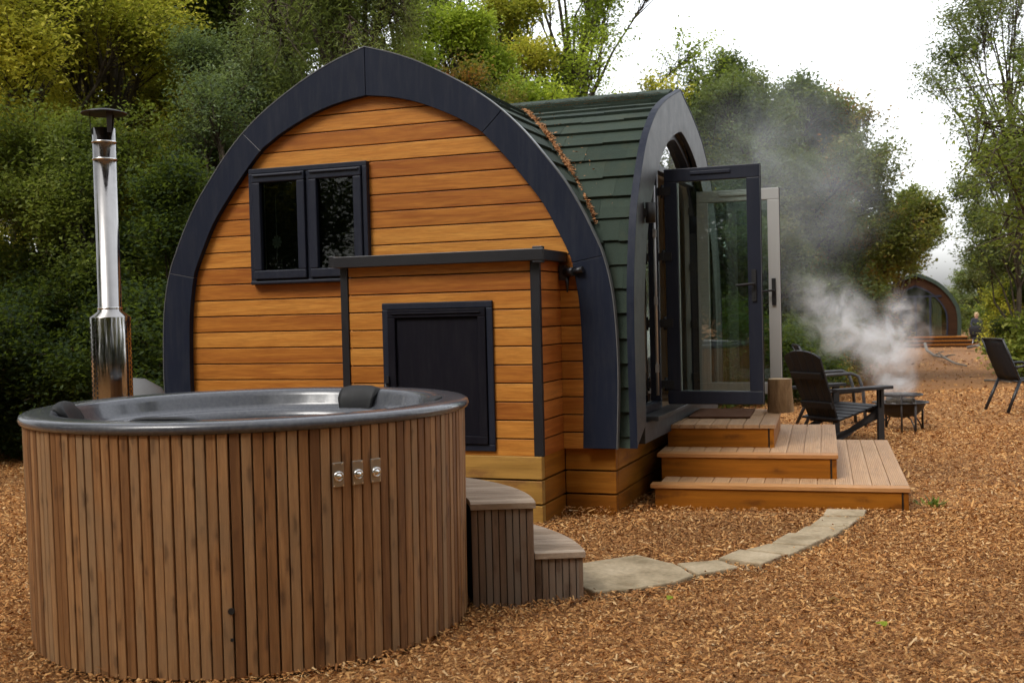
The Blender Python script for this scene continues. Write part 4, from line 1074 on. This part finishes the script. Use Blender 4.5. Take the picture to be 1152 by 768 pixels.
def make_tree(name,label,cat,loc,h,spread,lo,nl,twigs,leaves,size,mat,bark='bark',seed=0,group=None,trunk_r=None,lean=(0,0),dense=.10,droop=0.,aspect=.5,shell=.55,stems=1,conic=0.,lobe=(.22,.40),extra=None,flat=.75,drape=0.):
    """h height, spread crown radius, lo height where the crown starts, nl limbs with a lobe each"""
    rng=np.random.default_rng(seed);t=thing(name,label,cat,loc,0,group)
    tr=trunk_r or h*.018;segs=[];tips=[]
    trunks=[]
    for s in range(stems):
        a=rng.uniform(0,2*PI);off_=0 if stems==1 else spread*.22
        p=np.array([math.cos(a)*off_*rng.random(),math.sin(a)*off_*rng.random(),-.05]);pts=[p];n=9
        top=np.array([lean[0]+rng.normal(0,spread*.12),lean[1]+rng.normal(0,spread*.12),h*.93])
        if stems>1: top=top*np.array([1,1,rng.uniform(.6,1)])+np.array([math.cos(a),math.sin(a),0])*spread*.45
        for i in range(1,n+1):
            f=i/n;pts.append(p*(1-f)+top*f+np.append(rng.normal(0,.02*h*(.3+f)*.35,2),0))
        for i in range(n): segs.append((pts[i],pts[i+1],tr*(1-.9*i/n)/math.sqrt(stems),tr*(1-.9*(i+1)/n)/math.sqrt(stems)))
        trunks.append(np.array(pts))
    k=5;TV,TF=tubes_np(segs,8)
    np_mesh('trunk',TV,TF,np.full(len(TF),.5),M[bark],t)
    segs=[];cl=[];TLl=[]
    for i in range(nl):
        f=(i+.5)/nl;z=lo+(h-lo)*f**.9
        env=math.sin(PI*min(1,max(.08,(z-lo)/(h-lo)*.80+.18)))**.6 if not conic else (1-conic*(z-lo)/(h-lo))
        a=i*2.39996+rng.uniform(-.5,.5);rad=spread*env*rng.uniform(.25,.85);T=trunks[i%stems];tp=T[min(len(T)-1,int(max(1,(z/h*.85)*(len(T)-1))))]
        c=np.array([tp[0]+math.cos(a)*rad,tp[1]+math.sin(a)*rad,min(h,z+rng.uniform(-.05,.05)*h)])
        st=T[max(1,min(len(T)-2,int((z/h*.85)*(len(T)-1))-1))]
        mid=(st+c)/2+np.array([0,0,.10*rad*(1-droop)])+rng.normal(0,.06*spread,3)
        r0=tr*.42/math.sqrt(stems);pp=[st,mid,c]
        segs+= [(st,mid,r0,r0*.6),(mid,c,r0*.6,r0*.22)]
        lr=spread*rng.uniform(*lobe)*(1-conic*.6*f)
        m=max(3,int(twigs/nl*rng.uniform(.5,1.5)))
        u=rng.normal(0,1,(m,3));u/=np.linalg.norm(u,axis=1,keepdims=True);rr=rng.random(m)**shell
        tp_=c+u*rr[:,None]*np.array([lr,lr,lr*flat]);tp_[:,2]-=drape*lr*rng.random(m)
        tp_[:,2]=np.maximum(tp_[:,2],.12)
        for q in tp_:
            b0=(st*(1-.0)*0+mid*(1-(ff:=rng.uniform(.25,1.)))+c*ff)
            mm=(b0+q)/2+np.array([0,0,.07*lr])+rng.normal(0,.05*lr,3)
            segs+=[(b0,mm,r0*.20,r0*.12),(mm,q,r0*.12,.003)];tips.append((mm,q));TLl.append(i)
    if extra:
        for q in extra:
            b0=trunks[0][min(8,max(2,int(q[2]/h*8)))];q=np.array(q[:3],float);mm=(b0+q)/2+np.array([0,0,.15]);segs+=[(b0,mm,tr*.35,tr*.2),(mm,q,tr*.2,.008)]
            for j in range(26):
                g=q*(1-(w:=rng.random()*.6))+mm*w;e=g+rng.normal(0,.30,3);segs.append((g,e,.009,.003));tips.append((g,e));TLl.append(nl)
    V,F=tubes_np(segs,4);np_mesh('branches',V,F,np.full(len(F),.5),M[bark],t)
    TL=np.array(TLl);A=np.array([a for a,b in tips]);B=np.array([b for a,b in tips]);idx=rng.integers(0,len(tips),leaves);w=(.25+.8*rng.random(leaves))[:,None]
    C_=A[idx]*(1-w)+B[idx]*w
    if drape: C_[:,2]-=np.abs(rng.normal(0,drape*.25,leaves))
    Vl=leaves_np(rng,C_,size,dense,droop,aspect)
    tw=rng.random(len(tips));lt=rng.random(nl+1)[np.minimum(TL[idx],nl)];tone=np.clip(lt*.38+tw[idx]*.32+rng.random(leaves)*.34,0,1)
    np_mesh('crown',Vl,np.arange(len(Vl)).reshape(-1,4),tone,L[mat],t)
    return t
GL='trees of the dense bank on the left';GR='trees along the right of the lane';GM='trees between the cabin and the lane'
def at_px(px,D): # plan position of a bearing at a distance (used once per tree below)
    s=(px-576)/1272.;return (CAMX+D*(-.3483+s*.9374),CAMY+D*(.9374+s*.3483))
def T(px,D,**k):
    x,y=at_px(px,D);return (x,y,gz(y))
Q='tree'
# left bank, front row
make_tree('broadleaf_tree','mid green broadleaf tree directly behind the steel flue',Q,T(105,13.2),3.7,1.9,.4,24,1100,80000,.055,'mid',seed=1,group=GL)
make_tree('broadleaf_tree','yellow green tree filling the top left corner',Q,T(30,14.5),7.2,2.6,1.8,28,1200,100000,.068,'yellow',seed=2,group=GL)
make_tree('broadleaf_tree','tall yellowing tree rising behind the flue cap',Q,T(150,16.5),8.2,2.3,2.2,26,1100,80000,.070,'yellow',seed=3,group=GL)
make_tree('broadleaf_tree','dark green bushy tree at the far left edge with a gap of light',Q,T(-75,13.0),4.2,1.5,.5,16,800,50000,.058,'mid',seed=4,group=GL)
make_tree('broadleaf_tree','silvery green feathery tree behind the left shoulder of the cabin arch',Q,T(262,14.5),5.0,1.7,.8,22,1100,66000,.055,'grey',seed=5,group=GL,aspect=.35)
make_tree('broadleaf_tree','dark leafy tree standing between the flue and the cabin arch',Q,T(190,12.4),3.0,1.25,.5,14,700,44000,.052,'dark',seed=6,group=GL)
make_tree('broadleaf_tree','tall dark tree deep in the bank above the left roof slope',Q,T(235,20.),9.2,2.6,2.5,26,900,60000,.095,'dark',seed=7,group=GL)
make_tree('conifer_tree','conifer with drooping grey green sprays behind the cabin apex',Q,T(405,16.),8.2,2.1,1.5,34,1500,90000,.085,'conif',seed=8,group=GL,droop=2.5,aspect=.2,drape=1.6,dense=.06)
make_tree('broadleaf_tree','lime green tree behind the right slope of the big gable',Q,T(510,18.5),6.6,1.7,1.6,22,900,52000,.075,'bright',seed=9,group=GL,lobe=(.18,.32))
make_tree('conifer_tree','second drooping conifer right of the cabin apex',Q,T(475,20.5),9.0,1.9,2.,30,1200,60000,.095,'conif',seed=10,group=GL,droop=2.5,aspect=.2,drape=1.6,dense=.07)
make_tree('broadleaf_tree','muted green tree far behind the flue closing the bank',Q,T(60,22.),8.5,3.4,1.2,26,900,56000,.11,'mute',seed=11,group=GL)
make_tree('broadleaf_tree','tall dark green tree behind the top left window corner',Q,T(320,25.),10.,3.0,2.,24,900,50000,.12,'mid',seed=12,group=GL)
make_tree('broadleaf_tree','tall yellow green tree closing the top edge above the flue',Q,T(90,19.),10.5,2.8,4.,28,1000,56000,.10,'yellow',seed=13,group=GL)
make_tree('broadleaf_tree','tall mid green tree closing the top edge left of the cabin apex',Q,T(300,18.),9.5,2.4,3.6,28,1100,60000,.09,'mid',seed=14,group=GL)
# shrubs low in the bank
for i,(px,D,h,s,mt,lb) in enumerate([(-40,11.6,1.5,1.0,'dark','dark low shrub at the left edge of the wood chips'),(55,12.0,1.7,1.1,'dark','dark shrub behind the left rim of the tub'),
   (150,11.4,1.6,.9,'dark','dark twiggy shrub between flue and cabin'),(-10,15.5,2.2,1.5,'dark','tall dark shrub in the shade beyond the left chips'),(110,15.0,2.4,1.6,'dark','shaded shrub hidden deep behind the flue'),(215,14.6,2.2,1.4,'dark','shaded shrub behind the left foot of the cabin')]):
    make_tree('shrub',lb,'shrub',T(px,D),h,s,.1,16,600,24000,.055,mt,seed=20+i,stems=4,group='low shrubs along the left bank',lobe=(.35,.55))
# behind the ridge
make_tree('broadleaf_tree','lime green bush showing just above the green roof ridge',Q,T(610,17.5),4.95,1.45,1.6,18,650,30000,.070,'bright',seed=30,group=GM,lobe=(.25,.4))
make_tree('broadleaf_tree','rusty green bush behind the front of the roof ridge',Q,T(545,17.),5.1,1.25,1.6,16,600,26000,.065,'autumn',seed=31,group=GM,lobe=(.25,.4))
make_tree('broadleaf_tree','low lime bush behind the roof ridge next to the entrance arch',Q,T(690,19.5),5.0,1.35,1.6,14,500,22000,.075,'bright',seed=32,group=GM,lobe=(.25,.4))
make_tree('broadleaf_tree','open sparse tree with bare limbs against the white sky',Q,T(655,24.),9.8,3.3,3.6,44,1700,46000,.080,'bright',seed=33,group=GM,bark='bark',lobe=(.16,.34),dense=.12,trunk_r=.10)
def ivy_column(px,D,h,r,lab,seed):
    rng=np.random.default_rng(seed);x,y=at_px(px,D);t=thing('ivy_clad_trunk',lab,'tree',(x,y,gz(y)))
    V,F=tubes_np([(np.array([0,0,0.]),np.array([.1,0,h*.5]),.14,.11),(np.array([.1,0,h*.5]),np.array([.05,0,h]),.11,.06)],8);np_mesh('trunk',V,F,np.full(len(F),.5),M['bark'],t)
    n=14000;z=h*rng.random(n)**.8;a=rng.uniform(0,2*PI,n);rr=r*(1.1-.65*z/h)*np.sqrt(rng.random(n))*(1+.35*np.sin(z*3+a*2))
    C_=np.stack([rr*np.cos(a),rr*np.sin(a),z],-1);Vl=leaves_np(rng,C_,.085,.04);np_mesh('ivy',Vl,np.arange(len(Vl)).reshape(-1,4),rng.random(n),L['ivy'],t)
ivy_column(641,23.5,6.9,.75,'ivy covered trunk rising behind the roof ridge',41)
ivy_column(682,25.,6.2,1.0,'broader ivy covered trunk right of the slim one',42)
make_tree('broadleaf_tree','fine leaved tree filling the gap right of the lime tree above the gable',Q,T(575,21.),7.4,1.7,1.5,26,1100,52000,.07,'yellow',seed=35,group=GM,lobe=(.2,.36),trunk_r=.07)
make_tree('broadleaf_tree','thin half bare tree leaning left of the entrance arch top',Q,T(735,22.),6.0,1.6,2.4,20,420,10000,.085,'yellow',seed=34,group=GM,lobe=(.2,.4),trunk_r=.07)
# mass behind the doors
make_tree('broadleaf_tree','broad muted green tree behind the open doors',Q,T(845,21.5),5.7,2.3,1.0,30,1500,90000,.075,'mute',seed=50,group=GM,trunk_r=.14)
make_tree('broadleaf_tree','tall hazy tree behind the right side of the entrance arch',Q,T(800,25.),6.9,2.2,1.5,30,1400,80000,.080,'mute',seed=51,group=GM,lobe=(.2,.38))
make_tree('broadleaf_tree','tree with turning orange tints behind the thin smoke',Q,T(940,24.),5.7,2.3,.9,30,1400,76000,.085,'autumn',seed=52,group=GM,trunk_r=.13)
make_tree('broadleaf_tree','muted tree filling the crown line above the open white door',Q,T(885,23.5),6.1,2.3,1.,30,1400,76000,.085,'mute',seed=57,group=GM,trunk_r=.12)
make_tree('broadleaf_tree','rounded green tree left of the distant cabin',Q,T(945,31.),4.7,1.5,1.2,22,900,42000,.10,'mid',seed=53,group=GM)
make_tree('broadleaf_tree','dark tree overhanging the roof of the distant cabin',Q,T(1006,41.),5.8,1.9,3.0,20,700,26000,.12,'mid',seed=54,group=GM)
make_tree('broadleaf_tree','shaded tree trunk and foliage behind the adirondack chair',Q,T(885,27.),4.6,1.9,.9,18,700,30000,.10,'dark',seed=55,group=GM,trunk_r=.2)
make_tree('broadleaf_tree','backmost muted tree closing the view behind the doors',Q,T(900,34.),6.7,3.2,1.2,24,800,40000,.13,'mute',seed=56,group=GM)
for i,(px,D,h,s,mt,lb) in enumerate([(890,18.,1.1,.9,'dark','low dark shrub right of the open white door'),(950,22.,1.2,1.0,'autumn','low turning shrub behind the smoke'),(965,36.,1.2,1.0,'mid','green shrub at the left side of the lane before the far cabin'),
    (820,17.,1.3,1.2,'dark','dark shrub seen through the door glass')]):
    make_tree('shrub',lb,'shrub',T(px,D),h,s,.1,12,420,14000,.065,mt,seed=60+i,stems=4,group='shrubs on the left side of the lane',lobe=(.35,.55))
# right side
make_tree('broadleaf_tree','tall airy tree with fine branches at the top right against white sky',Q,T(1150,23.),9.0,2.7,1.7,38,1700,46000,.070,'mute',bark='bark',seed=70,group=GR,lobe=(.18,.36),trunk_r=.06)
make_tree('broadleaf_tree','dark crown hanging over the right side of the lane',Q,T(1140,33.),6.6,1.9,2.7,22,800,34000,.095,'dark',seed=71,group=GR)
make_tree('broadleaf_tree','yellowish rounded bushy tree right of the far person',Q,T(1158,30.),3.3,1.5,.3,22,900,40000,.080,'yellow',seed=72,group=GR,stems=3,lobe=(.3,.5))
make_tree('broadleaf_tree','overhanging tree whose leafy branch ends reach in from the right edge',Q,(6.45,3.6,0),6.5,1.6,2.6,14,600,30000,.052,'mid',seed=73,group=GR,
   extra=[(-2.25,.2,3.0),(-2.05,-.2,2.55),(-2.0,.3,2.15),(-2.3,.6,2.75),(-1.9,.5,3.4)])
make_tree('broadleaf_tree','grey green tree far beyond the person closing the lane',Q,T(1105,62.),4.4,3.0,.5,20,700,22000,.16,'mute',seed=74,group=GR)
make_tree('broadleaf_tree','shaded tree at the right edge behind the lone black chair',Q,T(1175,25.),3.6,1.4,.8,18,700,24000,.085,'dark',seed=75,group=GR,trunk_r=.16)
for i,(px,D,h,s,mt,lb) in enumerate([(1100,72.,2.6,2.2,'mute','hazy bush right beside the distant cabin'),(1125,50.,2.6,2.2,'mid','green bush behind the far smoke'),(1060,85.,3.2,4.,'mute','distant hedge behind the far cabin'),(1170,22.,1.2,1.,'mid','low shrub right of the lone black chair')]):
    make_tree('shrub',lb,'shrub',T(px,D),h,s,.1,12,420,12000,.12,mt,seed=80+i,stems=4,group='bushes at the far end of the lane',lobe=(.35,.55))
# copies added behind the viewer to darken reflections and front light, never in view
src=[o for o in bpy.data.objects if o.parent is None and o.name.startswith('broadleaf_tree') and any(k in o['label'] for k in ('top left corner','tall yellowing','closing the'))][:5]
for i,(x,y,sc) in enumerate([(-9,-12,1.5),(-4,-15.5,1.6),(1,-17,1.7),(6,-17.5,1.6),(11,-15,1.7),(15,-10,1.6),(17,-3,1.6),(-12,-5,1.5),(17.5,4,1.5),(-2,-21,2.),(9,-22,2.)]):
    c=copy_tree(src[[0,1,10,2,6,10,0,1,10,6,10][i]] if False else src[i%len(src)]);c.location=(x,y,0);c.scale=(sc,sc,sc);c.rotation_euler=(0,0,i*1.7);c['group']='trees behind the viewer';c['label']='leafy tree added behind the viewer to darken the reflections in glass'
sh=[o for o in bpy.data.objects if o.parent is None and o.name.startswith('shrub')][:4]  # unseen shrub copies added to close bright gaps in the reflections
for i in range(14):
    a=R(-20+i*19.);x=3.8-14.5*math.cos(a)*1.05;y=-6-11.5*math.sin(a)
    if y>-4 and x<0: continue
    c=copy_tree(sh[i%4]);sc=2.3+.25*(i%3);c.location=(x,y,0);c.scale=(sc*1.2,sc*1.2,sc);c.rotation_euler=(0,0,i*1.3);c['group']='undergrowth behind the viewer';c['label']='dense dark undergrowth added behind the viewer to darken the reflections'
# ground cover under the banks
def cover():
    rng=np.random.default_rng(9);n=60000
    s=rng.uniform(-.62,.34,n);D=rng.uniform(12.3,32,n);x=CAMX+D*(-.3483+s*.9374);y=CAMY+D*(.9374+s*.3483)
    keep=(x<1.2-.02*y)&~((x>-2.)&(x<2.)&(y<4))&((y>9)|(x<-2.4))&(rng.random(n)<.9)
    x,y,D=x[keep],y[keep],D[keep];n=len(x);patch=np.sin(x*1.3)*np.sin(y*1.7+1)+np.sin(x*3.1+2)*.5
    z=-.014*np.maximum(0,y-1)+rng.random(n)*.12*(patch>-.2)+.01
    V=leaves_np(rng,np.stack([x,y,z],-1),.08,.02,0,.5,.3);o=np_mesh('ground_cover',V,np.arange(len(V)).reshape(-1,4),rng.random(n)*.8,L['mid']);tag(o,'low green leaves and grass growing under the trees','ground cover',None,'stuff')
cover()

# ------------------------------------------------------------------ sky, sun, camera
w=bpy.data.worlds.new('World');scene.world=w;w.use_nodes=True;nt=w.node_tree;nt.nodes.clear()
out=nt.nodes.new('ShaderNodeOutputWorld');bg=nt.nodes.new('ShaderNodeBackground');sky=nt.nodes.new('ShaderNodeTexSky');sky.sky_type='NISHITA';sky.sun_disc=False
SE,SA=R(48),R(205)    # sun elevation, compass direction it comes from (measured from +y clockwise)
sky.sun_elevation=SE;sky.sun_rotation=SA;sky.dust_density=4.;sky.air_density=1.;sky.ozone_density=1.
hs=nt.nodes.new('ShaderNodeHueSaturation');hs.inputs['Saturation'].default_value=.18;hs.inputs['Value'].default_value=1.
tc=nt.nodes.new('ShaderNodeTexCoord');nz=nt.nodes.new('ShaderNodeTexNoise');nz.inputs['Scale'].default_value=2.2;nz.inputs['Detail'].default_value=6
mr=nt.nodes.new('ShaderNodeMapRange');mr.inputs[3].default_value=.8;mr.inputs[4].default_value=1.25
ml=nt.nodes.new('ShaderNodeVectorMath');ml.operation='SCALE'
nt.links.new(tc.outputs['Generated'],nz.inputs['Vector']);nt.links.new(nz.outputs['Fac'],mr.inputs[0]);nt.links.new(sky.outputs[0],hs.inputs['Color'])
# the cloud layer is brightest low beyond the cabin and duller overhead and behind the viewer
dt=nt.nodes.new('ShaderNodeVectorMath');dt.operation='DOT_PRODUCT';dt.inputs[1].default_value=(.38,.88,.26)
dm=nt.nodes.new('ShaderNodeMapRange');dm.interpolation_type='SMOOTHSTEP';dm.inputs[1].default_value=-.1;dm.inputs[2].default_value=.75;dm.inputs[3].default_value=.62;dm.inputs[4].default_value=2.1
mu=nt.nodes.new('ShaderNodeMath');mu.operation='MULTIPLY'
nt.links.new(tc.outputs['Generated'],dt.inputs[0]);nt.links.new(dt.outputs['Value'],dm.inputs[0]);nt.links.new(dm.outputs[0],mu.inputs[0]);nt.links.new(mr.outputs[0],mu.inputs[1])
nt.links.new(hs.outputs[0],ml.inputs[0]);nt.links.new(mu.outputs[0],ml.inputs['Scale']);nt.links.new(ml.outputs[0],bg.inputs[0]);nt.links.new(bg.outputs[0],out.inputs[0])
bg.inputs[1].default_value=.15
sd=bpy.data.lights.new('sun','SUN');sd.energy=.7;sd.angle=R(22);sd.color=(1,.95,.88);so=bpy.data.objects.new('sun',sd);COL.objects.link(so)
dirv=Vector((math.sin(SA)*math.cos(SE),math.cos(SA)*math.cos(SE),math.sin(SE)));so.rotation_euler=dirv.to_track_quat('Z','Y').to_euler()
cd=bpy.data.cameras.new('camera');co=bpy.data.objects.new('camera',cd);COL.objects.link(co);scene.camera=co
f=Vector((-0.34811227,0.93706969,-0.02680027));r=Vector((0.93735249,0.34751441,-0.02457727));u=r.cross(f)
mt=Matrix.Identity(4)
for i in range(3): mt[i][0]=r[i];mt[i][1]=u[i];mt[i][2]=-f[i]
mt[0][3],mt[1][3],mt[2][3]=3.7873,-7.30097,1.40016
co.matrix_world=mt;cd.sensor_width=36;cd.lens=1272.17*36/1152;cd.clip_start=.05;cd.clip_end=2000
cd.dof.use_dof=True;cd.dof.focus_distance=7.2;cd.dof.aperture_fstop=4.5
scene.view_settings.view_transform='Standard';scene.view_settings.look='None';scene.view_settings.exposure=.95;scene.view_settings.gamma=1
scene.render.engine='CYCLES'
scene.cycles.volume_step_rate=1.;scene.cycles.volume_bounces=6;scene.cycles.max_bounces=8;scene.cycles.transparent_max_bounces=12
